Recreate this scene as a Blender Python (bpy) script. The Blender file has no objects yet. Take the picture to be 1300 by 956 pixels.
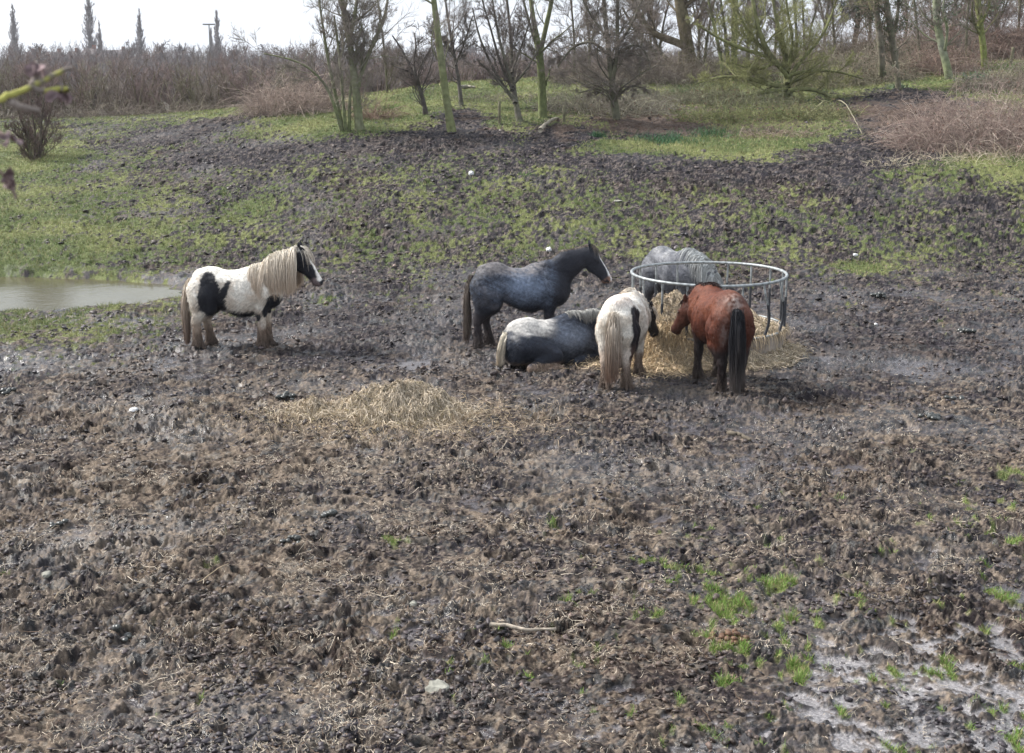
import bpy, math
import numpy as np
from mathutils import Vector

RNG = np.random.RandomState(7)
SC = bpy.context.scene
COL = SC.collection
R = math.radians
PI = math.pi

# ----------------------------------------------------------------------------
# camera numbers (a 48 mm lens about 4.7 m above the paddock)
# ----------------------------------------------------------------------------
F = 1750.0; CX = 650.0; CY = 433.5; PITCH = R(11.73); CZ = 4.7
cp, sp = math.cos(PITCH), math.sin(PITCH)

def project(x, y, z):
    dz = z - CZ
    depth = y*cp - dz*sp
    up = y*sp + dz*cp
    return CX + F*x/depth, CY - F*up/depth

def ray(px, row):
    a = (px-CX)/F; b = -(row-CY)/F
    return a, cp + b*sp, -sp + b*cp          # direction x,y,z

def zrow(row, d):
    dep = PITCH + math.atan((row-CY)/F)
    return CZ - d*math.tan(dep)

# ----------------------------------------------------------------------------
# noise
# ----------------------------------------------------------------------------
def _hash(ix, iy, seed):
    h = (ix.astype(np.int64)*374761393 + iy.astype(np.int64)*668265263 + seed*974634777) & 0xffffffff
    h = ((h ^ (h >> 13))*1274126177) & 0xffffffff
    h = ((h ^ (h >> 16))*2246822519) & 0xffffffff
    return (h ^ (h >> 15)) & 0xffffffff

def pn(x, y, seed=0):
    ix = np.floor(x); iy = np.floor(y)
    fx = x-ix; fy = y-iy
    ix = ix.astype(np.int64); iy = iy.astype(np.int64)
    u = fx*fx*fx*(fx*(fx*6-15)+10); v = fy*fy*fy*(fy*(fy*6-15)+10)
    def g(dx, dy):
        a = _hash(ix+dx, iy+dy, seed).astype(np.float64)*(2*PI/4294967296.0)
        return np.cos(a)*(fx-dx) + np.sin(a)*(fy-dy)
    a = g(0, 0)*(1-u)+g(1, 0)*u
    b = g(0, 1)*(1-u)+g(1, 1)*u
    return (a*(1-v)+b*v)*1.5

def fbm(x, y, seed=0, o=3):
    s = 0; a = 1.0; t = 0
    for i in range(o):
        s = s + a*pn(x*2**i, y*2**i, seed+i*17); t += a; a *= .5
    return s/t

def worley(x, y, seed=0):
    ix = np.floor(x).astype(np.int64); iy = np.floor(y).astype(np.int64)
    best = np.full(x.shape, 9.0); bid = np.zeros(x.shape)
    for dx in (-1, 0, 1):
        for dy in (-1, 0, 1):
            h = _hash(ix+dx, iy+dy, seed)
            jx = (h & 0xffff)/65536.0; jy = (h >> 16)/65536.0
            d = np.hypot(ix+dx+jx-x, iy+dy+jy-y)
            m = d < best
            best = np.where(m, d, best); bid = np.where(m, ((h >> 7) & 1023)/1023.0, bid)
    return best, bid

def sstep(a, b, x):
    t = np.clip((x-a)/(b-a), 0, 1)
    return t*t*(3-2*t)

# ----------------------------------------------------------------------------
# terrain: the paddock is level, the bank behind climbs to a crest
# ----------------------------------------------------------------------------
_cols = [-400, 0, 150, 300, 450, 570, 700, 850, 1000, 1150, 1300, 1700]
_kn = {  # column -> [(distance, height)]
 -400: [(27, 0), (30.2, .05), (31, .35), (45, zrow(195, 45)), (55, zrow(155, 55)), (62, 2.0), (75, 1.2)],
 0:    [(27, 0), (30.2, .05), (31, .35), (45, zrow(198, 45)), (55, zrow(155, 55)), (62, 2.0), (75, 1.2)],
 150:  [(27, 0), (30.5, .05), (31.3, .3), (45, zrow(192, 45)), (54, zrow(152, 54)), (62, 2.1), (75, 1.2)],
 300:  [(27, 0), (31, .12), (42, zrow(190, 42)), (50, zrow(140, 50)), (56, 2.6), (62, 2.1), (75, 1.2)],
 450:  [(27, 0), (31, .12), (38, zrow(215, 38)), (43, zrow(165, 43)), (52, zrow(122, 52)), (58, 3.0), (66, 2.2), (78, 1.2)],
 570:  [(27, 0), (31, .12), (38, zrow(217, 38)), (43, zrow(165, 43)), (55, zrow(104, 55)), (61, 3.5), (68, 2.4), (80, 1.3)],
 700:  [(27, 0), (31, .12), (38, zrow(214, 38)), (44, zrow(158, 44)), (58, zrow(97, 58)), (64, 3.6), (72, 2.5), (84, 1.3)],
 850:  [(27, 0), (31, .12), (38, zrow(208, 38)), (46, zrow(150, 46)), (62, zrow(80, 62)), (68, 4.3), (78, 3.0), (90, 1.5)],
 1000: [(27, 0), (31, .12), (38, zrow(205, 38)), (48, zrow(140, 48)), (64, zrow(76, 64)), (70, 4.6), (80, 3.6), (92, 2)],
 1150: [(27, 0), (31, .13), (36, zrow(222, 36)), (42, zrow(170, 42)), (52, zrow(108, 52)), (60, zrow(82, 60)), (66, 5.1), (74, 5.4), (90, 4.5)],
 1300: [(27, 0), (31, .13), (36, zrow(220, 36)), (40, zrow(175, 40)), (50, zrow(105, 50)), (60, zrow(72, 60)), (68, 5.6), (76, 6.1), (90, 5.2)],
 1700: [(27, 0), (31, .13), (36, zrow(220, 36)), (40, zrow(175, 40)), (50, zrow(105, 50)), (60, zrow(65, 60)), (68, 6.0), (76, 6.5), (90, 5.6)],
}
_GA = np.linspace(-1400, 2700, 165); _GD = np.arange(0, 141, .5)
def _mk():
    T = np.zeros((len(_cols), len(_GD)))
    for i, c in enumerate(_cols):
        k = _kn[c]
        d = [0]+[a for a, b in k]+[k[-1][0]+30]; z = [0]+[b for a, b in k]+[0]
        T[i] = np.interp(_GD, d, z)
    G = np.zeros((len(_GA), len(_GD)))
    for j in range(len(_GD)):
        G[:, j] = np.interp(_GA, _cols, T[:, j])
    def blur(A, ax, n):
        for _ in range(n):
            A = (np.roll(A, 1, ax)+2*A+np.roll(A, -1, ax))/4 if ax == 0 else A
            if ax == 1:
                B = np.concatenate([A[:, :1], A, A[:, -1:]], 1)
                A = (B[:, :-2]+2*B[:, 1:-1]+B[:, 2:])/4
        return A
    P = np.concatenate([G[:1].repeat(8, 0), G, G[-1:].repeat(8, 0)], 0)
    P = blur(P, 0, 5)[8:-8]
    return blur(P, 1, 3)
_G = _mk()
POND = (-12.9, 27.75, 6.3, 2.55)
def pond_f(x, y):
    return np.hypot((x-POND[0])/POND[2], (y-POND[1])/POND[3]) + .06*pn(x*.9, y*1.4, 91) + .02*pn(x*3, y*3, 92)
def ground0(x, y):
    x = np.asarray(x, float); y = np.asarray(y, float)
    yy = np.maximum(y, 2.0)
    a = CX + F*x/(0.979*yy+0.9)
    a = np.clip(a, -1399, 2699); d = np.clip(y, 0, 139.9)
    fa = (a-_GA[0])/(_GA[1]-_GA[0]); fd = d/.5
    i = np.floor(fa).astype(int); j = np.floor(fd).astype(int)
    fa -= i; fd -= j
    z = (_G[i, j]*(1-fa)+_G[i+1, j]*fa)*(1-fd)+(_G[i, j+1]*(1-fa)+_G[i+1, j+1]*fa)*fd
    z = z - .30*sstep(1.08, .85, pond_f(x, y))
    return z

def at(px, d):
    """world x of photo column px at ground distance d"""
    z = 1.0
    x = 0.0
    for _ in range(4):
        x = (px-CX)/F*(d*cp-(z-CZ)*sp)
        z = float(ground0(x, d))
    return x, d, z

def P(px, row):
    """first ground point seen at that photo pixel"""
    dx, dy, dz = ray(px, row)
    t = np.arange(5, 130, .03)
    z = ground0(dx*t, dy*t)
    k = np.argmax(CZ+dz*t < z)
    return float(dx*t[k]), float(dy*t[k]), float(z[k])

# layout tables over the paddock (columns x distance rows)
_TC = [0, 130, 260, 390, 520, 650, 780, 910, 1040, 1170, 1300]
_TR = [75, 110, 140, 165, 190, 220, 260, 300, 340, 380, 420, 460, 520, 600, 700, 780, 867, 956]
def table(rows, px, rw):
    T = np.array(rows, float)
    fx = np.interp(px, _TC, np.arange(len(_TC))); fy = np.interp(rw, _TR, np.arange(len(_TR)))
    i = np.minimum(fx.astype(int), len(_TC)-2); j = np.minimum(fy.astype(int), len(_TR)-2)
    u = fx-i; v = fy-j
    return (T[j, i]*(1-u)+T[j, i+1]*u)*(1-v)+(T[j+1, i]*(1-u)+T[j+1, i+1]*u)*v
GRASS = [
 [.7,.7,.7,.7,.8,.8,.8,.8,.7,.7,.7],
 [.7,.7,.7,.8,.95,.9,.6,.6,.6,.7,.8],
 [.45,.6,.75,.8,.95,.8,.30,.35,.45,.30,.6],
 [.6,.4,.35,.95,.65,.65,.30,.55,.60,.1,.65],
 [.8,.45,.30,.55,.25,.45,.50,.85,.70,.25,.8],
 [.7,.5,.32,.32,.42,.45,.35,.3,.22,.45,.7],
 [.75,.6,.45,.33,.42,.5,.45,.4,.35,.35,.35],
 [.8,.65,.5,.38,.42,.5,.5,.42,.42,.42,.38],
 [.8,.7,.35,.38,.42,.4,.33,.38,.42,.42,.35],
 [.6,.6,.5,.22,.33,.2,.08,.1,.12,.22,.18],
 [.7,.65,.25,.05,.04,.02,0,0,.05,.12,.12],
 [.3,.22,.02,0,0,0,0,0,0,.03,.05],
 [0,0,0,0,0,0,0,0,0,.02,.04],
 [0,0,0,0,.02,.02,.03,.03,.03,.06,.12],
 [.03,.03,.03,.03,.04,.05,.06,.10,.12,.10,.12],
 [.03,.03,.03,.05,.05,.08,.10,.14,.16,.14,.14],
 [.04,.04,.05,.05,.06,.08,.10,.14,.16,.16,.16],
 [.04,.04,.05,.05,.06,.08,.10,.14,.16,.16,.16]]
SILT = [
 [0]*11, [0]*11, [0]*11, [0]*11, [0]*11, [0]*11,
 [0]*11, [0]*11,
 [0,0,0,.05,.0,.0,.0,.05,.1,.1,.1],
 [.1,.1,.1,.2,.2,.2,.2,.2,.32,.36,.42],
 [.3,.3,.3,.34,.34,.3,.34,.34,.42,.48,.45],
 [.62,.55,.36,.38,.50,.40,.40,.46,.48,.45,.38],
 [.15,.15,.2,.28,.34,.38,.42,.42,.40,.34,.25],
 [.14,.14,.14,.14,.18,.22,.26,.30,.30,.24,.2],
 [.2,.2,.18,.17,.2,.22,.25,.25,.25,.25,.25],
 [.24,.22,.2,.2,.2,.24,.28,.33,.45,.52,.56],
 [.25,.28,.28,.25,.34,.48,.46,.5,.70,.76,.74],
 [.25,.28,.28,.28,.34,.48,.5,.6,.70,.78,.78]]
STRAW = [
 [0]*11, [0]*11, [0]*11, [0]*11, [0]*11, [.0]*11,
 [.05]*11, [.05]*11, [.05]*10+[.1],
 [.1,.1,.1,.05,.05,.05,.1,.1,.1,.1,.15],
 [.2,.2,.1,.05,.05,.05,.25,.3,.05,.05,.1],
 [.1,.1,.1,.1,.1,.15,.3,.4,.05,.05,.1],
 [.3,.35,.4,.75,.8,.2,.1,.1,.1,.25,.35],
 [.5,.5,.55,.7,.6,.4,.35,.3,.35,.4,.4],
 [.5,.5,.5,.5,.45,.45,.45,.4,.4,.4,.35],
 [.45,.5,.45,.45,.4,.4,.4,.35,.3,.25,.2],
 [.4,.4,.4,.35,.35,.3,.3,.25,.2,.15,.15],
 [.4,.4,.4,.35,.35,.3,.3,.25,.2,.15,.15]]
def pxrow(x, y):
    z = ground0(x, y)
    return project(x, np.maximum(y, 6.), z)

BLOBS = []   # (x, y, rx, ry, grass add)
def gblob(px, row, rx, rrow, a):
    x, y, z = P(px, row)
    y0 = P(px, row+rrow)[1]; y1 = P(px, max(row-rrow, 72))[1]
    BLOBS.append((x, y, rx/F*y, max((y1-y0)/2, .15), a))
# muddy tracks and bright lawns on the bank
for b in [(585,150,26,14,-1.2),(620,170,60,9,-1.0),(560,175,60,10,-.8),(725,170,35,9,-.9),(700,185,60,7,-.6),
          (840,165,40,14,-.7),(800,200,160,9,-.45),(1130,165,28,35,-1.1),(1080,195,60,14,-1.1),(1160,125,45,14,-.7),(960,215,120,10,-.45),
          (230,170,90,9,-.35),(330,190,110,14,-.4),(300,150,70,5,-.4),(440,185,60,8,-.5),
          (500,118,80,14,.4),(570,108,60,8,.5),(820,118,90,18,.30),(950,108,90,18,.35),(1060,150,30,18,.35),(760,165,40,8,.25),(575,170,14,6,.9),(650,172,30,9,.7),(760,185,60,10,.6),(930,185,90,14,.5),(1200,205,90,14,.5),
          (1200,95,60,9,.7),(40,205,45,14,.5),(330,262,30,16,.35),(1090,342,38,9,.5),(410,345,18,5,.2),(410,380,18,8,.4),
          (985,740,22,10,1.0),(915,765,30,12,1.0),(920,785,14,6,.8),(1090,770,22,12,.6),(865,722,26,7,.5),(1120,700,18,6,.4),(975,690,20,6,.3),
          (1160,577,9,4,.7),(1210,605,16,6,.5),(1280,600,18,12,.6),(1290,690,20,6,.5),(700,660,8,4,.5),(500,688,14,4,.4),(500,795,9,12,.5),
          (1015,855,16,9,.6),(905,868,26,7,.6),(1190,855,22,9,.5),(1295,850,10,9,.7),(265,720,12,7,.35),(830,780,20,8,.3),(720,765,16,8,.25),(1000,795,14,5,.3),(5,725,9,5,.6)]:
    gblob(*b)

_BC = {}
def fields(x, y):
    px, rw = pxrow(x, y)
    far = sstep(80, 95, y)
    inb = (rw > 60)
    rw2 = np.clip(rw, 75, 956)
    g = table(GRASS, px, rw2)
    for (bx, by, rx, ry, a) in BLOBS:
        e = ((x-bx)/rx)**2+((y-by)/ry)**2
        g = g + a*np.exp(-e*.9)
    g = g+.15*sstep(560, 660, rw2)*sstep(.015, .10, g)*(g < .5); g = g-.03*sstep(205, 225, rw2)*sstep(360, 340, rw2)*sstep(330, 520, px); g = g+.13*sstep(355, 320, rw2)*sstep(.1, .3, g); g = np.clip(g, 0, 1.3)
    # patchiness at several sizes
    n = .26*pn(x*.75, y*.75, 5)+.34*pn(x*1.9, y*1.3, 6)+.50*pn(x*5.2, y*3.6, 8)+.62*pn(x*11, y*7, 9)
    gm = sstep(-.02, .30, g-.5+n*.62)*sstep(.01, .12, g)
    s = table(SILT, px, rw2); st = table(STRAW, px, rw2)
    # distance band used to keep table rows sane past the crest
    behind = sstep(58, 66, y)
    gm = gm*(1-behind)+behind*.6
    return gm, s, st, px, rw

def relief(x, y, gm, s):
    wx = x+.12*pn(x*2.3, y*2.3, 21); wy = y+.12*pn(x*2.3+9, y*2.3+4, 22)
    big = pn(x*.55, y*.55, 30)*.055
    n1 = pn(wx*1.7, wy*1.7, 31)*.040
    n2 = pn(wx*4.6, wy*4.6, 32)
    n3 = np.abs(pn(wx*8.6+3, wy*8.6, 33))
    n4 = np.abs(pn(wx*18, wy*18+7, 34))
    n5 = pn(wx*36, wy*36, 35)
    fl = sstep(14, 24, y)*.30
    h = big+n1+n2*(.036-.03*fl)+(n3-.25)*(.048-.03*fl)+(n4-.2)*(.032-.02*fl)+n5*.010
    am = .55+.75*sstep(-.35, .35, pn(x*.42, y*.6, 44)+.35*pn(x*1.5, y*2.0, 45))
    h = big+(h-big)*am
    # hoof holes
    f, i = worley(wx*2.1, wy*2.1, 40)
    rad = .13+.16*i
    hole = sstep(rad, rad*.45, f)
    rim = np.exp(-((f-rad*1.25)/.08)**2)
    h = h - hole*.085*(i > .25) + rim*.022
    f2, i2 = worley(wx*5.2+4, wy*5.2, 41)
    h = h - sstep(.30, .12, f2)*.03*(i2 > .4)
    soft = 1-.35*gm*sstep(.3, 1, gm)
    pf = pond_f(x, y)
    soft = soft*(.25+.75*sstep(1.0, 1.35, pf))*(1-.5*np.exp(-(((x+9)/4)**2+((y-23.3)/1.4)**2)))
    soft = np.where(y > 58, soft*.4, soft)
    h = h*soft
    # silt and standing slurry levels the hollows
    lvl = -.085+s*.100 + .02*pn(x*.8, y*.8, 50)+.016*pn(x*3.3, y*3.3, 51)+.010*pn(x*9, y*9, 52)
    k = .010
    hh = lvl+np.logaddexp((h-lvl)/k, 0)*k
    sm = sstep(.020, -.014, h-lvl+.012*pn(x*14, y*14, 53))
    return np.where(s > .02, hh, h), sm*sstep(.02, .12, s), hole*(i > .25)

def ground_h(x, y):
    x = np.asarray(x, float); y = np.asarray(y, float)
    gm, s, st, px, rw = fields(x, y)
    h, sm, ho = relief(x, y, gm, s)
    return ground0(x, y)+h

# ----------------------------------------------------------------------------
# mesh helpers
# ----------------------------------------------------------------------------
def mesh(name, verts, faces, mat=None, col=None, smooth=True, extra=None, link=True, parent=None, tris=None):
    """verts (N,3); faces (M,4) or (M,3); tris optional second face array"""
    me = bpy.data.meshes.new(name)
    verts = np.asarray(verts, np.float32)
    me.vertices.add(len(verts)); me.vertices.foreach_set('co', verts.ravel())
    arrs = [np.asarray(faces, np.int32)] if faces is not None and len(faces) else []
    if tris is not None and len(tris): arrs.append(np.asarray(tris, np.int32))
    li = np.concatenate([a.ravel() for a in arrs])
    tot = np.concatenate([np.full(len(a), a.shape[1], np.int32) for a in arrs])
    st = np.concatenate([[0], np.cumsum(tot)[:-1]]).astype(np.int32)
    me.loops.add(len(li)); me.loops.foreach_set('vertex_index', li)
    me.polygons.add(len(tot)); me.polygons.foreach_set('loop_start', st)
    try: me.polygons.foreach_set('loop_total', tot)
    except Exception: pass
    me.polygons.foreach_set('use_smooth', np.full(len(tot), smooth))
    me.update(calc_edges=True)
    if col is not None:
        c = np.ones((len(verts), 4), np.float32); c[:, :3] = np.clip(col, 0, 1)
        a = me.color_attributes.new('Col', 'FLOAT_COLOR', 'POINT'); a.data.foreach_set('color', c.ravel())
    if extra:
        for k, v in extra.items():
            a = me.attributes.new(k, 'FLOAT', 'POINT'); a.data.foreach_set('value', np.asarray(v, np.float32))
    if mat: me.materials.append(mat)
    if not link: return me
    o = bpy.data.objects.new(name, me); COL.objects.link(o)
    if parent: o.parent = parent
    return o

def tag(o, label=None, cat=None, group=None, kind=None):
    if label: o['label'] = label
    if cat: o['category'] = cat
    if group: o['group'] = group
    if kind: o['kind'] = kind
    return o
def empty(name, loc, rz=0, **k):
    o = bpy.data.objects.new(name, None); COL.objects.link(o)
    o.location = loc; o.rotation_euler = (0, 0, rz); o.empty_display_size = .3
    return tag(o, **k)
def copy_tree(o, parent=None):
    c = o.copy(); COL.objects.link(c)
    if parent: c.parent = parent
    for ch in o.children: copy_tree(ch, c)
    return c

def norm(v, ax=-1):
    return v/np.maximum(np.linalg.norm(v, axis=ax, keepdims=True), 1e-9)

def tubes(pts, rad, sides=5, col=None, cap=True):
    """pts (N,K,3) rad (N,K) -> verts, faces, cols"""
    N, K, _ = pts.shape
    t = np.gradient(pts, axis=1); t = norm(t)
    ref = np.where(np.abs(t[:, :1, 2:3]) > .9, np.array([1., 0, 0]), np.array([0, 0, 1.]))
    u = norm(np.cross(t, np.broadcast_to(ref, t.shape))); v = np.cross(t, u)
    a = np.arange(sides)*2*PI/sides
    V = pts[:, :, None, :]+rad[:, :, None, None]*(u[:, :, None, :]*np.cos(a)[None, None, :, None]+v[:, :, None, :]*np.sin(a)[None, None, :, None])
    base = (np.arange(N)*K*sides)[:, None, None]
    k = np.arange(K-1)[None, :, None]; s = np.arange(sides)[None, None, :]; s2 = (s+1) % sides
    f = np.stack([base+k*sides+s, base+k*sides+s2, base+(k+1)*sides+s2, base+(k+1)*sides+s], -1).reshape(-1, 4)
    c = None
    if col is not None:
        col = np.asarray(col, float)
        if col.ndim == 1: col = np.broadcast_to(col, (N, K, 3))
        elif col.ndim == 2: col = np.broadcast_to(col[:, None, :], (N, K, 3))
        c = np.repeat(col.reshape(-1, 3), sides, 0)
    return V.reshape(-1, 3), f, c

def ribbons(pts, w, col, wdir=None, rng=RNG):
    """flat hairs: pts (N,K,3), w (N,) width, col (N,3) or (N,K,3)"""
    N, K, _ = pts.shape
    t = norm(np.gradient(pts, axis=1))
    if wdir is None: wdir = rng.randn(N, 3)
    side = norm(np.cross(t, np.broadcast_to(wdir[:, None, :], t.shape)))
    prof = np.linspace(1, .25, K)[None, :, None]
    w = np.broadcast_to(w, (N,))
    off = side*(w[:, None, None]*.5)*prof
    V = np.stack([pts-off, pts+off], 2).reshape(-1, 3)
    b = (np.arange(N)*K*2)[:, None]; k = np.arange(K-1)[None, :]*2
    f = np.stack([b+k, b+k+1, b+k+3, b+k+2], -1).reshape(-1, 4)
    col = np.asarray(col, float)
    if col.ndim == 2: col = np.broadcast_to(col[:, None, :], (N, K, 3))
    c = np.repeat(col.reshape(-1, 3), 2, 0)
    return V, f, c

def join(parts):
    vs, fs, cs = [], [], []; n = 0
    for v, f, c in parts:
        vs.append(v); fs.append(f+n); cs.append(c); n += len(v)
    return np.concatenate(vs), np.concatenate(fs), np.concatenate(cs)

# ----------------------------------------------------------------------------
# materials
# ----------------------------------------------------------------------------
def mat_col(name, rough=.7, spec=.3, nscale=None, namp=.3, bump=0, bscale=60, metal=0, color=None, transl=0):
    m = bpy.data.materials.new(name); m.use_nodes = True
    nt = m.node_tree; N = nt.nodes; L = nt.links
    b = N['Principled BSDF']
    b.inputs['Roughness'].default_value = rough
    b.inputs['Specular IOR Level'].default_value = spec
    b.inputs['Metallic'].default_value = metal
    tc = N.new('ShaderNodeTexCoord')
    if color is None:
        a = N.new('ShaderNodeAttribute'); a.attribute_name = 'Col'; src = a.outputs['Color']
    else:
        rgb = N.new('ShaderNodeRGB'); rgb.outputs[0].default_value = (*color, 1); src = rgb.outputs[0]
    if nscale:
        n = N.new('ShaderNodeTexNoise'); n.inputs['Scale'].default_value = nscale; n.inputs['Detail'].default_value = 4
        L.new(tc.outputs['Object'], n.inputs['Vector'])
        mr = N.new('ShaderNodeMapRange'); mr.inputs['To Min'].default_value = 1-namp; mr.inputs['To Max'].default_value = 1+namp
        mr.inputs['From Min'].default_value = .3; mr.inputs['From Max'].default_value = .7
        L.new(n.outputs['Fac'], mr.inputs['Value'])
        mx = N.new('ShaderNodeVectorMath'); mx.operation = 'SCALE'
        L.new(src, mx.inputs[0]); L.new(mr.outputs[0], mx.inputs['Scale']); src = mx.outputs[0]
    L.new(src, b.inputs['Base Color'])
    if bump:
        n2 = N.new('ShaderNodeTexNoise'); n2.inputs['Scale'].default_value = bscale; n2.inputs['Detail'].default_value = 5
        L.new(tc.outputs['Object'], n2.inputs['Vector'])
        bp = N.new('ShaderNodeBump'); bp.inputs['Strength'].default_value = 1; bp.inputs['Distance'].default_value = bump
        L.new(n2.outputs['Fac'], bp.inputs['Height']); L.new(bp.outputs[0], b.inputs['Normal'])
    return m

M_hair = mat_col('horse_hair', .5, .2)
M_coat = mat_col('horse_coat', .6, .18, 26, .28, .006, 60)
M_hay = mat_col('hay', .75, .2)
M_twig = mat_col('twig_bark', .85, .2)
M_bark = mat_col('bark', .9, .2, 6, .35, .02, 14)
M_grass = mat_col('grass_blades', .6, .25)
M_eye = mat_col('eye', .1, .8, color=(.01, .008, .006))
M_gal = mat_col('galvanised_steel', .5, .4, 14, .45, .002, 60, metal=.35, color=(.27, .29, .295))
M_sheet = mat_col('dirty_galvanised_sheet', .6, .4, 5, .35, .002, 40, metal=.15, color=(.25, .215, .18))
M_bar_shade = mat_col('lower_bar_shade', .5, .4, 12, .3, color=(.035, .038, .045))  # dark tone that puts shade on the lower feeder bars
M_stone = mat_col('stone', .8, .3, 9, .45, .01, 25, color=(.24, .235, .20))
M_dung = mat_col('dung', .32, .5, 14, .3, .005, 40, color=(.035, .038, .035))
M_litter = mat_col('white_litter', .5, .4, 9, .12, color=(.52, .52, .52))
M_brick = mat_col('brick', .85, .2, 3, .2, color=(.26, .14, .11))
M_roof = mat_col('roof_slate', .8, .2, 3, .2, color=(.16, .14, .14))
M_glass = mat_col('window_glass', .15, .5, color=(.05, .06, .07))
# ----------------------------------------------------------------------------
# ground sheet
# ----------------------------------------------------------------------------
def build_ground():
    ys = [8.2]
    while ys[-1] < 66:
        y = ys[-1]; ys.append(y+min(max(y*y/8225*1.05, .012), .062))
    ys = list(np.array([-60, -20, 0, 2, 4, 5.5, 6.5, 7.3, 7.8]))+ys
    y = ys[-1]
    while y < 140: y += .8; ys.append(y)
    while y < 2600: y *= 1.25; ys.append(y)
    ys = np.array(ys)
    u = np.concatenate([np.linspace(-2.6, -.62, 14)[:-1], np.linspace(-.62, -.40, 60)[:-1], np.linspace(-.40, .40, 1100), np.linspace(.40, .62, 60)[1:], np.linspace(.62, 2.6, 14)[1:]])
    Y, U = np.meshgrid(ys, u, indexing='ij')
    X = U*(np.maximum(Y, 3)*.979+.9)
    X = np.where(Y < 3, U*(3.84+np.abs(Y-3)*1.), X)
    # small jitter so that the grid never lines up
    gm, s, st, px, rw = fields(X, Y)
    h, sm, ho = relief(X, Y, gm, s)
    wgt = sstep(140, 100, Y)*sstep(2, 7, Y)
    Z = ground0(X, Y)+h*wgt
    Z = np.where(Y > 140, 0, Z)
    # ---- colours (what the surface is made of) ----
    def C(*a): return np.array(a, float)
    n_a = pn(X*.35, Y*.35, 60)[..., None]; n_b = pn(X*1.6, Y*1.6, 61)[..., None]; n_c = pn(X*7, Y*7, 62)[..., None]
    n_d = pn(X*22, Y*22, 63)[..., None]
    brown = C(.029, .020, .0165); purple = C(.019, .0165, .0205)
    tone = np.clip(.5+1.2*n_a+.7*n_b+.25*(table(STRAW, px, np.clip(rw, 75, 956))[..., None]-.25)*3, 0, 1)
    # bank mud is the darker purple kind, near field is browner
    tone = np.clip(tone-.55*sstep(23, 19, -(-Y))[..., None]*0-.45*(sstep(19.5, 21.5, Y)*sstep(70, 40, Y))[..., None], 0, 1)
    c = purple*(1-tone)+brown*tone
    c = c*np.clip(1+.55*n_c+.55*n_d+.5*pn(X*11, Y*11, 64)[..., None], .25, 3)
    # black peaty wet lumps and paler dried crumb, each with its own outline
    q1 = .6*pn(X*2.6, Y*2.6, 65)+.5*pn(X*6.5, Y*6.5, 66)+.4*pn(X*15, Y*15, 67)
    c = c*(1-.78*sstep(.10, .24, q1))[..., None]
    q2 = .4*pn(X*3.6+5, Y*3.6, 68)+.5*pn(X*12, Y*12, 69)+.6*pn(X*27, Y*27, 71)
    kb = (sstep(.12, .36, q2)*(.6+.2*sstep(25, 30, Y)))[..., None]
    c = c*(1-kb)+(C(.132, .108, .090)*(1-sstep(19, 23, Y))[..., None]+C(.130, .108, .095)*sstep(19, 23, Y)[..., None])*kb
    # trodden straw and dried crumb
    stn = np.clip(st[..., None]*.95+1.0*n_c+.9*n_d+.6*n_b-.18, 0, 1)*sstep(0, .15, st)[..., None]
    straw = C(.25, .20, .15)
    c = c*(1-.5*stn)+straw*.5*stn
    # dark reddish muck near the feeder and in the middle left
    # silt
    silt = C(.215, .205, .21)*(1+.25*n_b+.15*n_c)
    pale = sstep(.38, .65, s)[..., None]
    siltc = silt*pale+(C(.050, .044, .050)*(1-pale))
    c = c*(1-.85*sm[..., None])+siltc*.85*sm[..., None]
    # grass base
    gcol = C(.085, .11, .035)*(1-sstep(-.3, .5, pn(X*.5, Y*.5, 70))[..., None])+C(.155, .17, .062)*sstep(-.3, .5, pn(X*.5, Y*.5, 70))[..., None]
    gcol = gcol*(1+.35*n_c+.25*n_d)
    c = c*(1-.80*gm[..., None])+gcol*.80*gm[..., None]
    # leaf mould below the trees
    lm = np.exp(-(((X-4.5)/5.5)**2+((Y-45.5)/3.8)**2))+.7*np.exp(-(((X-12)/5)**2+((Y-46)/4)**2))
    lmn = sstep(.35, .75, lm+.5*n_b[..., 0]+.3*n_c[..., 0])[..., None]
    lmn = lmn*(1-gm[..., None]*.8); c = c*(1-.42*lmn)+C(.12, .08, .055)*.42*lmn
    dead = sstep(58, 64, Y)[..., None]
    c = c*(1-dead)+C(.055, .052, .035)*dead
    wet = np.clip(.45+.9*pn(X*.5, Y*.5, 77)+.75*sm+.35*(s-.2)-gm*.7-.3*stn[..., 0]-.3*sstep(80, 60, -Y*0+Y), 0, 1)
    wet = np.clip(wet+.5*sstep(.18, .34, q1)-.4*kb[..., 0], 0, 1)*(1-.62*sstep(27, 33, Y))
    ny, nx = Y.shape
    V = np.stack([X, Y, Z], -1).reshape(-1, 3)
    idx = np.arange(ny*nx).reshape(ny, nx)
    f = np.stack([idx[:-1, :-1], idx[:-1, 1:], idx[1:, 1:], idx[1:, :-1]], -1).reshape(-1, 4)
    m = bpy.data.materials.new('churned_mud_and_grass'); m.use_nodes = True
    nt = m.node_tree; N = nt.nodes; L = nt.links; b = N['Principled BSDF']
    a = N.new('ShaderNodeAttribute'); a.attribute_name = 'Col'
    w = N.new('ShaderNodeAttribute'); w.attribute_name = 'wet'
    tc = N.new('ShaderNodeTexCoord')
    n1 = N.new('ShaderNodeTexNoise'); n1.inputs['Scale'].default_value = 34; n1.inputs['Detail'].default_value = 6; n1.inputs['Roughness'].default_value = .65
    n2 = N.new('ShaderNodeTexNoise'); n2.inputs['Scale'].default_value = 110; n2.inputs['Detail'].default_value = 3
    for n in (n1, n2): L.new(tc.outputs['Object'], n.inputs['Vector'])
    mr = N.new('ShaderNodeMapRange'); mr.inputs['From Min'].default_value = .3; mr.inputs['From Max'].default_value = .7
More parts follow.
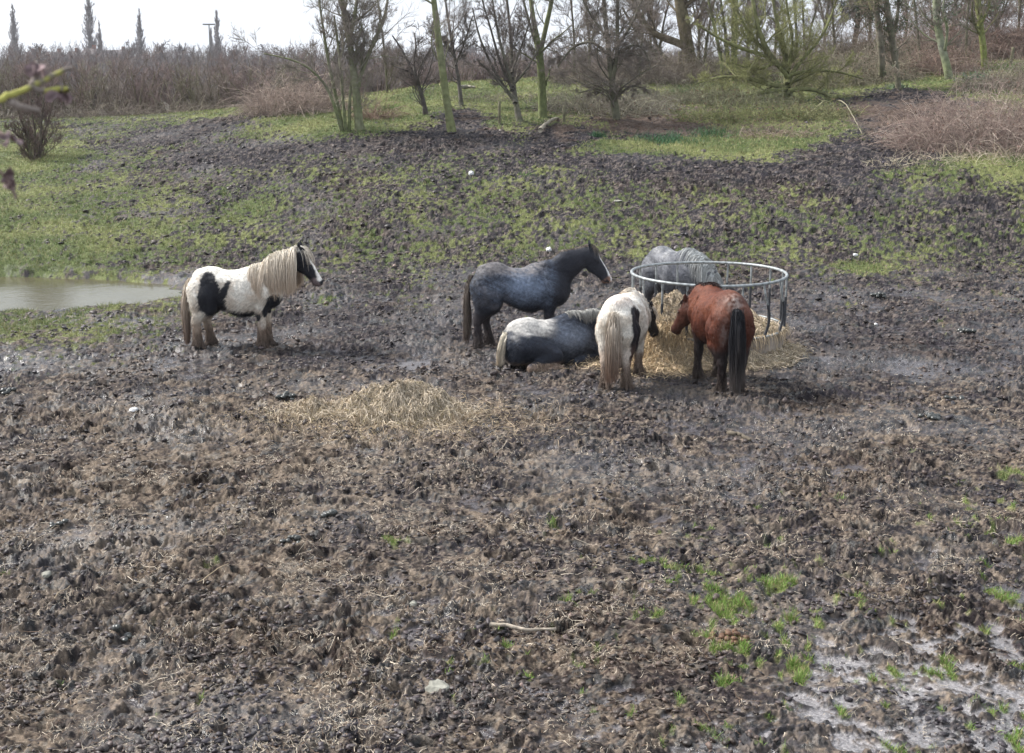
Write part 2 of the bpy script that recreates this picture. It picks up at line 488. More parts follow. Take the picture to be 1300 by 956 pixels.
    mr.inputs['To Min'].default_value = .4; mr.inputs['To Max'].default_value = 1.65
    L.new(n1.outputs['Fac'], mr.inputs['Value'])
    mr2 = N.new('ShaderNodeMapRange'); mr2.inputs['From Min'].default_value = .3; mr2.inputs['From Max'].default_value = .7
    mr2.inputs['To Min'].default_value = .75; mr2.inputs['To Max'].default_value = 1.25
    L.new(n2.outputs['Fac'], mr2.inputs['Value'])
    mu = N.new('ShaderNodeMath'); mu.operation = 'MULTIPLY'; L.new(mr.outputs[0], mu.inputs[0]); L.new(mr2.outputs[0], mu.inputs[1])
    sc = N.new('ShaderNodeVectorMath'); sc.operation = 'SCALE'; L.new(a.outputs['Color'], sc.inputs[0]); L.new(mu.outputs[0], sc.inputs['Scale'])
    L.new(sc.outputs[0], b.inputs['Base Color'])
    rr = N.new('ShaderNodeMapRange'); rr.inputs['To Min'].default_value = .80; rr.inputs['To Max'].default_value = .16
    L.new(w.outputs['Fac'], rr.inputs['Value'])
    rn = N.new('ShaderNodeMath'); rn.operation = 'MULTIPLY_ADD'; L.new(n1.outputs['Fac'], rn.inputs[0]); rn.inputs[1].default_value = .35
    rs = N.new('ShaderNodeMath'); rs.operation = 'SUBTRACT'; rs.inputs[1].default_value = .17
    L.new(rr.outputs[0], rn.inputs[2]); L.new(rn.outputs[0], rs.inputs[0]); L.new(rs.outputs[0], b.inputs['Roughness'])
    sp = N.new('ShaderNodeMapRange'); sp.inputs['To Min'].default_value = .10; sp.inputs['To Max'].default_value = .62
    L.new(w.outputs['Fac'], sp.inputs['Value']); L.new(sp.outputs[0], b.inputs['Specular IOR Level'])
    bp = N.new('ShaderNodeBump'); bp.inputs['Strength'].default_value = 1; bp.inputs['Distance'].default_value = .016
    bp2 = N.new('ShaderNodeBump'); bp2.inputs['Strength'].default_value = .8; bp2.inputs['Distance'].default_value = .005
    L.new(n1.outputs['Fac'], bp.inputs['Height']); L.new(n2.outputs['Fac'], bp2.inputs['Height'])
    L.new(bp.outputs[0], bp2.inputs['Normal']); L.new(bp2.outputs[0], b.inputs['Normal'])
    o = mesh('ground', V, f, m, c.reshape(-1, 3), True, {'wet': wet.ravel()})
    tag(o, 'churned wet brown mud paddock rising to a patchy grass bank', 'ground', kind='structure')
    return o
build_ground()

# pond ------------------------------------------------------------------------
def build_pond():
    a = np.linspace(0, 2*PI, 160, endpoint=False)
    x = POND[0]+POND[2]*1.12*np.cos(a); y = POND[1]+POND[3]*1.12*np.sin(a)
    r = np.linspace(0, 1, 14)[1:]
    V = [[POND[0], POND[1], 0]]
    for k in r:
        for i in range(160): V.append([POND[0]+(x[i]-POND[0])*k, POND[1]+(y[i]-POND[1])*k, 0])
    V = np.array(V); V[:, 2] = -.085
    q = []
    for k in range(12):
        for i in range(160):
            j = (i+1) % 160; b0 = 1+k*160; b1 = b0+160
            q.append((b0+i, b1+i, b1+j, b0+j))
    t = [(0, 1+i, 1+(i+1) % 160) for i in range(160)]
    m = mat_col('muddy_water', .14, .12, .8, .12, .006, 4.5, color=(.072, .066, .036))
    o = mesh('pond', V, np.array(q), m, None, True, tris=np.array(t))
    tag(o, 'murky brown pond below the grass bank', 'pond', kind='structure')
build_pond()

# ground cover scatter ----------------------------------------------------------
def sample_ground(n, rng, ymin=8.6, ymax=58, umax=.46, power=1.0):
    """points spread so that near ground gets more per square metre"""
    t = rng.rand(n)
    y = (ymin**-power*(1-t)+ymax**-power*t)**(-1/power)
    u = rng.uniform(-umax, umax, n)
    return u*(y*.979+.9), y

def build_grass():
    rng = np.random.RandomState(11)
    x1, y1 = sample_ground(1900000, rng, 8.6, 60, power=.45)
    gm, s, st, px, rw = fields(x1, y1)
    keep = (rng.rand(len(x1)) < np.clip(gm*1.1-.12, 0, 1)*.9) & (pond_f(x1, y1) > 1.0)
    x, y, g = x1[keep], y1[keep], gm[keep]
    if len(x) > 620000:
        k = rng.permutation(len(x))[:620000]; x, y, g = x[k], y[k], g[k]
    z = ground_h(x, y)-.005
    n = len(x)
    tuft = sstep(-.1, .5, pn(x*4, y*4, 80))
    L = (.018+.050*rng.rand(n)**1.5+.035*tuft)*(.55+.75*g)
    near = (y < 14)
    L = np.where(near, L*.85, L)
    a = rng.rand(n)*2*PI; lean = rng.uniform(.15, .9, n)
    d = np.stack([np.cos(a)*lean, np.sin(a)*lean, np.ones(n)], -1); d = norm(d)
    p0 = np.stack([x, y, z], -1); p1 = p0+d*L[:, None]*.55
    d2 = d.copy(); d2[:, 2] -= .7*rng.rand(n); d2 = norm(d2); p2 = p1+d2*L[:, None]*.5
    pts = np.stack([p0, p1, p2], 1)
    w = (.004+.004*rng.rand(n))*np.clip(y/22, .75, 2.6)
    pn1 = sstep(-.4, .5, pn(x*.5, y*.5, 70))[:, None]
    pn2 = sstep(-.3, .5, pn(x*1.9, y*1.9, 71))[:, None]
    c = np.array([.105, .155, .046])*(1-pn1)+np.array([.21, .245, .088])*pn1
    c = c*(1-.4*pn2)+np.array([.28, .27, .11])*.4*pn2
    brightnear = sstep(17, 13, y)[:, None]
    c = c*(1-brightnear)+np.array([.16, .26, .055])*brightnear
    dry = (rng.rand(n) < .24)[:, None]
    c = np.where(dry, np.array([.34, .28, .15]), c)
    c = c*rng.uniform(.65, 1.35, (n, 1))
    V, f, cc = ribbons(pts, w, c, rng=rng)
    o = mesh('grass', V, f, M_grass, cc)
    tag(o, 'short poached winter grass growing in patches on the bank and mud', 'grass', kind='stuff')
build_grass()

def build_straw():
    rng = np.random.RandomState(12)
    x, y = sample_ground(700000, rng, 8.6, 30, power=1.0)
    gm, s, st, px, rw = fields(x, y)
    cl = sstep(-.15, .5, pn(x*1.3, y*1.3, 85))*.9+.1
    cl = cl*(.35+.65*sstep(-.3, .3, pn(x*5, y*5, 86)))
    pr = np.clip(st*cl*(1-.85*gm), 0, 1)*.75
    pr = pr*np.where(s > .45, .35, 1)
    keep = (rng.rand(len(x)) < pr) & (pond_f(x, y) > 1.2)
    x, y = x[keep], y[keep]
    if len(x) > 260000: x, y = x[:200000], y[:200000]
    n = len(x)
    L = .025+.075*rng.rand(n)**2.4
    long_ = rng.rand(n) < .01; L = np.where(long_, rng.uniform(.15, .32, n), L)
    a = rng.rand(n)*2*PI
    K = 4; pts = np.zeros((n, K, 3)); cur = rng.randn(n)*.5
    px_, py_ = x.copy(), y.copy()
    for k in range(K):
        pts[:, k, 0] = px_; pts[:, k, 1] = py_
        px_ = px_+np.cos(a+cur*k)*L/(K-1); py_ = py_+np.sin(a+cur*k)*L/(K-1)
    zz = ground_h(pts[..., 0].ravel(), pts[..., 1].ravel()).reshape(n, K)
    zz = np.maximum(zz, zz.mean(1, keepdims=True)-.004)
    pts[..., 2] = zz+.004+rng.rand(n)[:, None]*.012+rng.rand(n, K)*.012
    w = np.where(long_, .007, .0036+.003*rng.rand(n))*np.clip(y/14, .9, 1.7)
    base = np.array([.47, .405, .32])
    c = base*rng.uniform(.3, 1.25, (n, 1))+rng.randn(n, 1)*.01
    dk = (rng.rand(n) < .35)[:, None]; c = np.where(dk, np.array([.12, .08, .055])*rng.uniform(.6, 1.5, (n, 1)), c)
    V, f, cc = ribbons(pts, w, c, wdir=np.tile([0, 0, 1.], (n, 1))+rng.randn(n, 3)*.4, rng=rng)
    o = mesh('straw_litter', V, f, M_hay, cc)
    tag(o, 'trodden loose straw scattered over the brown mud', 'straw', kind='stuff')
build_straw()

def icos(level):
    import bmesh
    bm = bmesh.new(); bmesh.ops.create_icosphere(bm, subdivisions=level, radius=1)
    v = np.array([p.co[:] for p in bm.verts]); f = np.array([[q.index for q in p.verts] for p in bm.faces]); bm.free()
    return v, f
ICO1 = icos(1); ICO2 = icos(2); ICO3 = icos(3)

def build_clods():
    rng = np.random.RandomState(13)
    x, y = sample_ground(130000, rng, 8.6, 46, power=.9)
    gm, s, st, px, rw = fields(x, y)
    pr = (1-.8*gm)*np.clip(.35+.9*pn(x*1.1, y*1.1, 95), .03, 1)*np.where(s > .5, .35, 1)
    keep = (rng.rand(len(x)) < pr*.75) & (pond_f(x, y) > 1.15)
    x, y = x[keep][:60000], y[keep][:60000]
    n = len(x)
    v, f = ICO2 if False else ICO1
    v2 = v
    sz = (.009+.030*rng.rand(n)**2.8)*np.clip(y/18, .8, 1.7)
    z = ground_h(x, y)
    A = rng.randn(n, 3, 3)*.28+np.eye(3)*1.0
    V = np.einsum('vj,njk->nvk', v2, A)*(1+.22*rng.randn(n, len(v2), 1))
    V[..., 2] *= .6
    V = V*sz[:, None, None]+np.stack([x, y, z+sz*.2], -1)[:, None, :]
    fs = (f[None]+(np.arange(n)*len(v2))[:, None, None]).reshape(-1, 3)
    t = np.clip(.5+pn(x*.6, y*.6, 61), 0, 1)[:, None]
    c = np.array([.028, .023, .028])*(1-t)+np.array([.050, .034, .026])*t
    c = c*np.exp(rng.randn(n, 1)*.45)
    m = mat_col('mud_crumbs', .5, .45, 40, .3, .006, 60)
    o = mesh('mud_clods', V.reshape(-1, 3), None, m, np.repeat(c, len(v2), 0), True, tris=fs)
    tag(o, 'loose lumps of kicked up dark mud lying on the paddock', 'mud', kind='stuff')
build_clods()
# ----------------------------------------------------------------------------
# horses: one continuous body grown from a blended distance field, hair on top
# ----------------------------------------------------------------------------
def V3(*a): return np.array(a, float)

class Body:
    def __init__(self): self.pr = []; self.k = []
    def add(self, a, b, ra, rb, lat=(0, 1, 0), sq=1.0, k=.05):
        self.pr.append((V3(*a), V3(*b), ra, rb, norm(V3(*lat)), sq, k))
    def sdf(self, p, ztop=None):
        d = None
        for a, b, ra, rb, lat, sq, k in self.pr:
            ba = b-a; L2 = max(ba @ ba, 1e-9)
            q = p-a
            if sq != 1.0:
                m = (q @ lat)[..., None]
                q = q+m*(1/sq-1)*lat
                lb = lat*(ba @ lat)*(1/sq-1); bb = ba+lb; L2 = max(bb @ bb, 1e-9)
            else: bb = ba
            t = np.clip((q @ bb)/L2, 0, 1)
            e = np.sqrt(((q-t[..., None]*bb)**2).sum(-1))-(ra+(rb-ra)*t)
            if sq < 1: e = e*(.5+.5*sq)
            if d is None: d = e
            else:
                h = np.clip(.5+.5*(d-e)/k, 0, 1)
                d = d*(1-h)+e*h-k*h*(1-h)
        d = np.maximum(d, -(p[..., 2]-(-.03)))       # flat soles
        return d
    def grad(self, p, e=.006):
        g = np.stack([self.sdf(p+V3(*o))-self.sdf(p-V3(*o)) for o in ((e, 0, 0), (0, e, 0), (0, 0, e))], -1)
        return norm(g)
    def bounds(self):
        lo = np.min([np.minimum(a-ra, b-rb) for a, b, ra, rb, *_ in self.pr], 0)-.06
        hi = np.max([np.maximum(a+ra, b+rb) for a, b, ra, rb, *_ in self.pr], 0)+.06
        return lo, hi

def surface_nets(fn, lo, hi, h):
    n = np.ceil((hi-lo)/h).astype(int)+1
    ax = [lo[i]+np.arange(n[i])*h for i in range(3)]
    G = np.stack(np.meshgrid(*ax, indexing='ij'), -1)
    D = fn(G.reshape(-1, 3)).reshape(n)
    S = D < 0
    nx, ny, nz = n-1
    c = np.zeros((nx, ny, nz), int); acc = np.zeros((nx, ny, nz, 3)); cnt = np.zeros((nx, ny, nz))
    corners = [(i, j, k) for i in (0, 1) for j in (0, 1) for k in (0, 1)]
    for (i, j, k) in corners: c += S[i:i+nx, j:j+ny, k:k+nz]
    act = (c > 0) & (c < 8)
    for ca in corners:
        for axi in range(3):
            if ca[axi]: continue
            cb = list(ca); cb[axi] = 1
            A = D[ca[0]:ca[0]+nx, ca[1]:ca[1]+ny, ca[2]:ca[2]+nz]; B = D[cb[0]:cb[0]+nx, cb[1]:cb[1]+ny, cb[2]:cb[2]+nz]
            m = (A < 0) != (B < 0)
            t = np.where(m, A/np.where(m, A-B, 1), 0)
            for q in range(3):
                acc[..., q] += m*(ca[q]+(t if q == axi else 0))
            cnt += m
    idx = -np.ones((nx, ny, nz), int); ii = np.argwhere(act); idx[act] = np.arange(len(ii))
    V = lo+(ii+acc[act]/cnt[act][:, None])*h
    F_ = []
    for axi in range(3):
        sl0 = [slice(1, None)]*3; 
        a, b = [(1, 2), (2, 0), (0, 1)][axi]
        rng_ = [slice(1, n[0]-1), slice(1, n[1]-1), slice(1, n[2]-1)]
        rng_[axi] = slice(0, n[axi]-1)
        s0 = S[tuple(rng_)]; r2 = list(rng_); r2[axi] = slice(1, n[axi]); s1 = S[tuple(r2)]
        E = np.argwhere(s0 != s1)
        fl = s0[s0 != s1]
        E = E+np.array([0 if q == axi else 1 for q in range(3)])
        da = np.zeros(3, int); da[a] = 1; db = np.zeros(3, int); db[b] = 1
        def g(o): w_ = E-o; return idx[w_[:, 0], w_[:, 1], w_[:, 2]]
        q = np.stack([g(da+db), g(db), g(0*da), g(da)], -1)
        q = np.where(fl[:, None], q, q[:, ::-1])
        F_.append(q)
    F_ = np.concatenate(F_); F_ = F_[(F_ >= 0).all(1)]
    return V, F_

def strands(body, root, d0, L, K, grav, jit, rng, off=.006, step_col=True, down=(0, 0, -1), floor=.01, spread=None):
    n = len(root); p = root.copy(); d = norm(d0.copy()); dn = V3(*down)
    L = np.broadcast_to(L, (n,)); g = np.broadcast_to(grav, (n,))[:, None]
    pts = [p.copy()]
    for k in range(K-1):
        d = norm(d*(1-g)+dn*g+rng.randn(n, 3)*jit)
        q = p+d*(L/(K-1))[:, None]
        if body is not None:
            for _ in range(2):
                s = body.sdf(q); m = s < off
                if m.any():
                    gr = body.grad(q[m]); q[m] += gr*(off-s[m])[:, None]
        q[:, 2] = np.maximum(q[:, 2], floor)
        d = norm(q-p); p = q; pts.append(p.copy())
    return np.stack(pts, 1)

def clump(pt, key, n, k, rng, lenvar=.0):
    """pull hairs together into locks; key orders the roots"""
    o = np.argsort(key+rng.randn(len(key))*key.std()*.01); lab = np.zeros(len(key), int); lab[o] = (np.arange(len(key))*n)//len(key)
    cen = np.zeros((n,)+pt.shape[1:]); cnt = np.bincount(lab, minlength=n).astype(float)
    for i in range(pt.shape[1]):
        for j in range(3): cen[:, i, j] = np.bincount(lab, weights=pt[:, i, j], minlength=n)/np.maximum(cnt, 1)
    drift = np.cumsum(rng.randn(n, pt.shape[1], 3)*.006, 1)*[1, .6, .3]
    w = (np.linspace(0, 1, pt.shape[1])**.8*k)[None, :, None]
    q = pt*(1-w)+cen[lab]*w+drift[lab]
    if lenvar:
        s = (1-lenvar*rng.rand(n))[lab][:, None, None]; q = q[:, :1]+(q-q[:, :1])*s
    q[..., 2] = np.maximum(q[..., 2], .008)
    return q

def seg_field(p, segs):
    """signed-ish distance to a set of round cones; negative inside a marking"""
    d = np.full(p.shape[:-1], 9.)
    for a, b, ra, rb in segs:
        a = V3(*a); b = V3(*b); ba = b-a
        m = np.array([1., 0 if len(a) == 3 and False else 1, 1])
        t = np.clip(((p-a) @ ba)/max(ba @ ba, 1e-9), 0, 1)
        d = np.minimum(d, np.sqrt(((p-a-t[..., None]*ba)**2).sum(-1))-(ra+(rb-ra)*t))
    return d

def n3(p, s, seed):
    return (pn(p[..., 0]*s+p[..., 1]*s*.37, p[..., 2]*s, seed)+pn(p[..., 1]*s+3.1, p[..., 2]*s+p[..., 0]*s*.4, seed+1))*.5

def horse(name, loc, heading, colorf, label, neck, head_dir, head_lat=(0, 1, 0), scale=1.0, rng=None, legs=None, lying=False, croup=0.,
          fat=1.0, mane=None, tail=None, feather=None, fuzz=9000, fuzzL=.03, group='horses in the muddy paddock', forelock=True, head_len=1.0):
    """local frame: x forward, hind hoof near x=-.5, fore hoof near x=.53, soles at z=0"""
    rng = rng or np.random.RandomState(3)
    B = Body(); X0 = .82
    def A(a, b, ra, rb, **k):
        B.add((a[0]-X0, a[1], a[2]), (b[0]-X0, b[1], b[2]), ra, rb, **k)
    dz = -.60 if lying else 0
    def Z(p): return (p[0], p[1], p[2]+dz)
    # trunk
    A(Z((.44, 0, 1.10+croup)), Z((.80, 0, 1.00+croup*.6)), .255, .285*fat, sq=1.0, k=.1)
    A(Z((.80, 0, .985)), Z((1.03, 0, .94)), .29*fat, .355*fat, sq=.90, k=.10)
    A(Z((1.03, 0, .94)), Z((1.28, 0, .98)), .355*fat, .33, sq=.80, k=.10)
    A(Z((1.08, 0, 1.20)), Z((1.30, 0, 1.265)), .09, .115, sq=.8, k=.12)
    A(Z((.30, 0, 1.22+croup)), Z((.55, 0, 1.24+croup)), .10, .12, sq=1.1, k=.08)
    for s in (1, -1):
        A(Z((.285, s*.105, .99+croup)), Z((.33, s*.13, .86+croup)), .185, .19, k=.11)
        A(Z((1.38, s*.10, .98)), Z((1.47, s*.07, .88)), .20, .17, k=.08)
    A(Z((1.22, 0, 1.12)), Z((1.45, 0, 1.0)), .25, .22, sq=.85, k=.1)
    # neck
    pv = [V3(1.36-X0, 0, 1.10+dz)]+[V3(*q[:3]) for q in neck]
    rv = [.275]+[q[3] for q in neck]
    hl = norm(V3(*head_lat))
    for i in range(len(pv)-1):
        lat = norm((V3(0, 1, 0)*(1-(i+1)/len(pv))+hl*((i+1)/len(pv))))
        B.add(pv[i], pv[i+1], rv[i], rv[i+1], lat=lat, sq=.62, k=.08)
    # head
    Pp = pv[-1]; hd = norm(V3(*head_dir)); hl = norm(hl-hd*(hl @ hd)); hn = np.cross(hd, hl)
    if hn @ V3(*[0, 0, 1]) < -.99: hn = -hn
    if (hn @ (V3(*neck[-1][:3])-pv[-2])) < -1 : hn = -hn
    HL = head_len
    def H(f, n, l=0): return Pp+hd*f*HL+hn*n+hl*l
    B.add(H(.04, 0), H(.47, .012), .122, .070, lat=hl, sq=.78, k=.05)
    B.add(H(.06, -.07), H(.20, -.075), .105, .085, lat=hl, sq=.62, k=.04)
    B.add(H(.20, -.06), H(.44, -.035), .07, .045, lat=hl, sq=.8, k=.04)
    B.add(H(.47, -.02), H(.50, .01), .062, .058, lat=hl, sq=1.0, k=.03)
    B.add(H(.485, -.062), H(.46, -.062), .03, .032, lat=hl, sq=1.2, k=.02)
    for s in (1, -1):
        B.add(H(.12, .065, s*.068), H(.17, .055, s*.068), .032, .026, k=.03)            # brow
        B.add(H(.49, .03, s*.035), H(.51, .01, s*.04), .02, .018, k=.015)                # nostril rims
        e0 = H(-.045, .055, s*.055); e1 = e0-hd*.085+hn*.055+hl*s*.015; e2 = e1-hd*.05+hn*.035
        B.add(e0, e1, .026, .030, lat=norm(hn+hd), sq=.6, k=.015)
        B.add(e1, e2, .028, .006, lat=norm(hn+hd), sq=.6, k=.008)
    # legs
    hoofs = []
    if not lying:
        lg = legs or {}
        for s, nm in ((1, 'l'), (-1, 'r')):
            fx, fy = lg.get('f'+nm, (0, 0)); hx, hy = lg.get('h'+nm, (0, 0))
            y = s*.145
            A((1.40, y, .92), (1.35, y+fy*.1, .74), .145, .105, k=.06)
            A((1.35, y+fy*.1, .74), (1.34+fx*.5, y+fy*.5, .42), .098, .060, k=.05)
            A((1.34+fx*.5, y+fy*.5, .42), (1.33+fx, y+fy, .14), .052, .040, k=.03)
            A((1.345+fx*.5, y+fy*.5, .43), (1.345+fx*.5, y+fy*.5, .37), .062, .055, k=.03)
            A((1.33+fx, y+fy, .14), (1.36+fx, y+fy, .08), .047, .045, k=.03)
            A((1.365+fx, y+fy, .07), (1.385+fx, y+fy, .00), .05, .068, k=.015)
            hoofs.append((1.36+fx-X0, y+fy))
            y = s*.150
            A((.42, y*.9, .90), (.46+hx*.1, y, .72), .20, .145, k=.07)
            A((.34, y*.9, .88), (.30+hx*.4, y+hy*.3, .62), .18, .105, k=.06)
            A((.42+hx*.1, y, .70), (.28+hx*.6, y+hy*.5, .50), .130, .075, k=.05)
            A((.245+hx*.6, y+hy*.5, .53), (.255+hx*.7, y+hy*.6, .44), .052, .060, k=.04)
            A((.26+hx*.6, y+hy*.6, .46), (.285+hx, y+hy, .15), .060, .048, k=.03)
            A((.285+hx, y+hy, .14), (.315+hx, y+hy, .08), .050, .046, k=.03)
            A((.32+hx, y+hy, .07), (.34+hx, y+hy, .00), .05, .068, k=.015)
            hoofs.append((.32+hx-X0, y+hy))
    else:
        # folded legs of a horse lying on its brisket, hips rolled to one side
        A((.42, -.16, .36), (.80, -.34, .20), .24, .14, k=.05)         # near thigh to stifle
        A((.80, -.36, .19), (.38, -.46, .08), .12, .062, k=.06)        # gaskin back to hock
        A((.37, -.46, .065), (.60, -.49, .035), .052, .042, k=.03); A((.60, -.49, .04), (.74, -.52, .035), .045, .04, k=.03)        # cannon forward along the ground
        A((.74, -.52, .04), (.86, -.50, .03), .048, .055, k=.03)
        A((.42, .14, .34), (.75, .30, .20), .22, .13, k=.08)
        A((1.38, -.16, .36), (1.62, -.24, .16), .15, .085, k=.06)
        A((1.62, -.24, .13), (1.30, -.30, .07), .07, .048, k=.04)
        A((1.30, -.30, .07), (1.22, -.31, .06), .05, .055, k=.03)
        A((1.40, .16, .34), (1.66, .20, .14), .14, .08, k=.06)
        A((1.66, .20, .12), (1.36, .27, .07), .065, .05, k=.04)
        A((.6, 0, .28), (1.3, 0, .28), .29, .29, sq=1.0, k=.08)
    lo, hi = B.bounds(); lo[2] = -.05
    V, Fq = surface_nets(B.sdf, lo, hi, .0165)
    for _ in range(2):
        s = B.sdf(V); V = V-B.grad(V)*np.clip(s, -.012, .012)[:, None]
    nrm = B.grad(V)
    # long-haired coat: low frequency unevenness of the surface
    V = V+nrm*(n3(V, 7, 5)*.009+n3(V, 19, 6)*.005+n3(V, 36, 7)*.003)[:, None]
    if not lying:      # shoulder, flank, hip and elbow relief
        q = V.copy(); q[:, 0] += X0; q[:, 1] = np.abs(q[:, 1]); side_ = sstep(.08, .18, q[:, 1])
        def ln(a, b, w_):
            a = np.array(a); b = np.array(b); r2 = q[:, [0, 2]]; t_ = np.clip(((r2-a) @ (b-a))/((b-a) @ (b-a)), 0, 1)
            d_ = np.linalg.norm(r2-a-t_[:, None]*(b-a), axis=1); return np.exp(-(d_/w_)**2)
        f_ = -.016*ln((1.22, 1.22), (1.36, .86), .035)+.010*ln((1.34, 1.22), (1.46, .92), .06)-.020*ln((.70, 1.08), (.66, .84), .055)
        f_ = f_+.016*ln((.60, 1.20), (.62, 1.18), .06)-.014*ln((.30, 1.05), (.40, .74), .03)+.012*ln((.46, 1.0), (.50, .78), .07)-.014*ln((1.24, .70), (1.30, .80), .035)
        f_ = f_+.0035*np.sin((q[:, 0]+.25*(q[:, 2]-.9))*52)*np.exp(-((q[:, 0]-.98)/.2)**2-((q[:, 2]-.98)/.16)**2)
        V = V+nrm*(f_*side_*(q[:, 2] > .6))[:, None]
    hf = dict(P=Pp, d=hd, n=hn, l=hl, HL=HL, neck=pv, X0=X0, dz=dz)
    col = colorf(V, hf, rng)
    root = empty(name, loc, heading, label=label, cat='horse', group=group)
    root.scale = (scale,)*3
    mesh('body', V, Fq, M_coat, col, True, parent=root)
    # eyes
    for s in (1, -1):
        c0 = H(.145, .055, s*.083)
        mesh('eye', ICO2[0]*.020+c0, None, M_eye, None, True, tris=ICO2[1], parent=root)
    parts = []
    # short winter coat
    tri = V[Fq]; ar = np.linalg.norm(np.cross(tri[:, 1]-tri[:, 0], tri[:, 3]-tri[:, 0]), axis=1)
    fi = rng.choice(len(Fq), fuzz, p=ar/ar.sum())
    w4 = rng.dirichlet([1]*4, fuzz); rp = (tri[fi]*w4[..., None]).sum(1)
    keep = rp[:, 2] > .03; rp = rp[keep]; fi = fi[keep]
    nr = B.grad(rp)
    flow = norm(V3(-.75, 0, -.65)+nr*.28)+rng.randn(len(rp), 3)*.12
    inhead = ((rp-Pp) @ hd > -.05) & (np.linalg.norm(rp-Pp-hd*.25, axis=1) < .38)
    Lh = fuzzL*rng.uniform(.6, 1.6, len(rp))*(1+.5*n3(rp, 16, 8))*np.where(inhead, .35, 1)
    bell = (nr[:, 2] < -.3) & (rp[:, 2] > (.45 if not lying else .1))
    Lh = Lh*np.where(bell, 1.7, 1)
    d0 = norm(flow-nr*((flow*nr).sum(-1)[:, None])*.75+nr*.10)
    p1 = rp+d0*Lh[:, None]*.5; d1 = norm(d0+V3(0, 0, -.25)-nr*.12); p2 = p1+d1*Lh[:, None]*.5
    cc = colorf(rp, hf, rng)*rng.uniform(.60, 1.35, (len(rp), 1))
    v, f, c = ribbons(np.stack([rp-nr*.002, p1, p2], 1), .0055, cc, wdir=nr+rng.randn(len(rp), 3)*.3, rng=rng)
    mesh('coat_hair', v, f, M_hair, c, True, parent=root)
    # mane ------------------------------------------------------------------
    if mane:
        n = mane.get('n', 1500)
        crest = []
        for i in range(len(pv)):
            if i == 0: crest.append(V3(1.17-X0, 0, 1.38+dz)); continue
            d_ = norm(pv[min(i+1, len(pv)-1)]-pv[i-1]); lt = norm(V3(0, 1, 0)*(1-i/len(pv))+hl*(i/len(pv)))
            up = np.cross(lt, d_); up = -up if up[2] < 0 else up
            up = -np.cross(lt, d_) if np.cross(lt, d_)[2] < 0 else np.cross(lt, d_)
            crest.append(pv[i]+up*(rv[i]*.96))
        crest.append(H(-.06, .08))
        crest = np.array(crest)
        t = rng.rand(n)**.9*(len(crest)-1)*mane.get('tmax', .96); i = np.minimum(t.astype(int), len(crest)-2); fr = (t-i)[:, None]
        r0 = crest[i]*(1-fr)+crest[i+1]*fr+rng.randn(n, 3)*.012
        for _ in range(3):
            s = B.sdf(r0); r0 = r0-B.grad(r0)*(s+.004)[:, None]
        side = mane.get('side', None)
        sg = np.where(rng.rand(n) < mane.get('both', .5), 1, -1) if side is None else np.full(n, side)
        lt = hl*(t/(len(crest)-1))[:, None]+V3(0, 1, 0)*(1-t/(len(crest)-1))[:, None]
        d0 = lt*sg[:, None]*.9+V3(0, 0, .35)+rng.randn(n, 3)*.15
        prof = np.interp(t/(len(crest)-1), [0, .25, .6, 1], mane.get('prof', [.5, 1, 1, .6]))
        L = mane['L']*prof*rng.uniform(.65, 1.1, n)
        pt = strands(B, r0, d0, L, 11, mane.get('g', .30), .035, rng, off=.007+.014*0)
        pt = clump(pt, t+sg*20, mane.get('locks', 70), .55, rng, .25)
        pt[:, 1:] += (rng.rand(n, 1, 1)*.018)*B.grad(pt[:, 1:].reshape(-1, 3)).reshape(n, 10, 3)
        tt = np.linspace(0, 1, 11)[None, :, None]
        ca, cb = np.array(mane['c0']), np.array(mane['c1'])
        c = (ca*(1-tt**1.4)+cb*tt**1.4)*rng.uniform(.62, 1.28, (n, 1, 1))
        v, f, c = ribbons(pt, mane.get('w', .0075), c, rng=rng)
        mp_ = [(v, f, c)]
        if forelock:
            m = 130
            r0 = H(-.03, .09)+rng.randn(m, 3)*.02
            d0 = hd[None]*.9+hn[None]*.12+hl[None]*rng.randn(m, 1)*.35
            pt = strands(B, r0, d0, rng.uniform(.15, .34, m)*mane.get('fl', 1), 8, .34, .05, rng, off=.005)
            tt = np.linspace(0, 1, 8)[None, :, None]
            c = (ca*(1-tt)+(ca*.5+cb*.5)*tt)*rng.uniform(.65, 1.2, (m, 1, 1))
            mp_.append(ribbons(pt, .007, c, rng=rng))
        v, f, c = join(mp_)
        mesh('mane', v, f, M_hair, c, True, parent=root)
    # tail --------------------------------------------------------------------
    if tail:
        n = tail.get('n', 900)
        base = V3(.155-X0, 0, 1.16+dz+croup)
        for _ in range(4):
            s = B.sdf(base[None]); base = base-B.grad(base[None])[0]*s[0]
        t = rng.rand(n)
        dock = base[None]+V3(-.05, 0, -.20)[None]*t[:, None]+V3(-.035, 0, 0)
        r0 = dock+rng.randn(n, 3)*[.016, .03, .012]
        if lying:
            r0 = base[None]+V3(-.03, -.03, -.10)[None]*t[:, None]+rng.randn(n, 3)*[.016, .03, .012]
        d0 = V3(-.22, tail.get('dy', 0), -.60)+rng.randn(n, 3)*[.10, .22, .1]
        L = tail['L']*(1-.12*t)*rng.uniform(.72, 1.06, n)
        pt = strands(B, r0, d0, L, 14, tail.get('g', .34), .028, rng, off=.012, floor=.012)
        # keep the hank together
        ctr = pt.mean(0, keepdims=True); kk = np.linspace(1, tail.get('gather', .85), 14)[None, :, None]
        q = ctr+(pt-ctr)*kk; pt[..., 1] = q[..., 1]
        pt = clump(pt, r0[:, 1]*3+t*.02, 34, .55, rng, .18)
        tt = np.linspace(0, 1, 14)[None, :, None]
        ca, cb = np.array(tail['c0']), np.array(tail['c1'])
        e = np.clip(np.abs(r0[:, 1:2]-r0[:, 1].mean())/.05, 0, 1)[:, None, :]
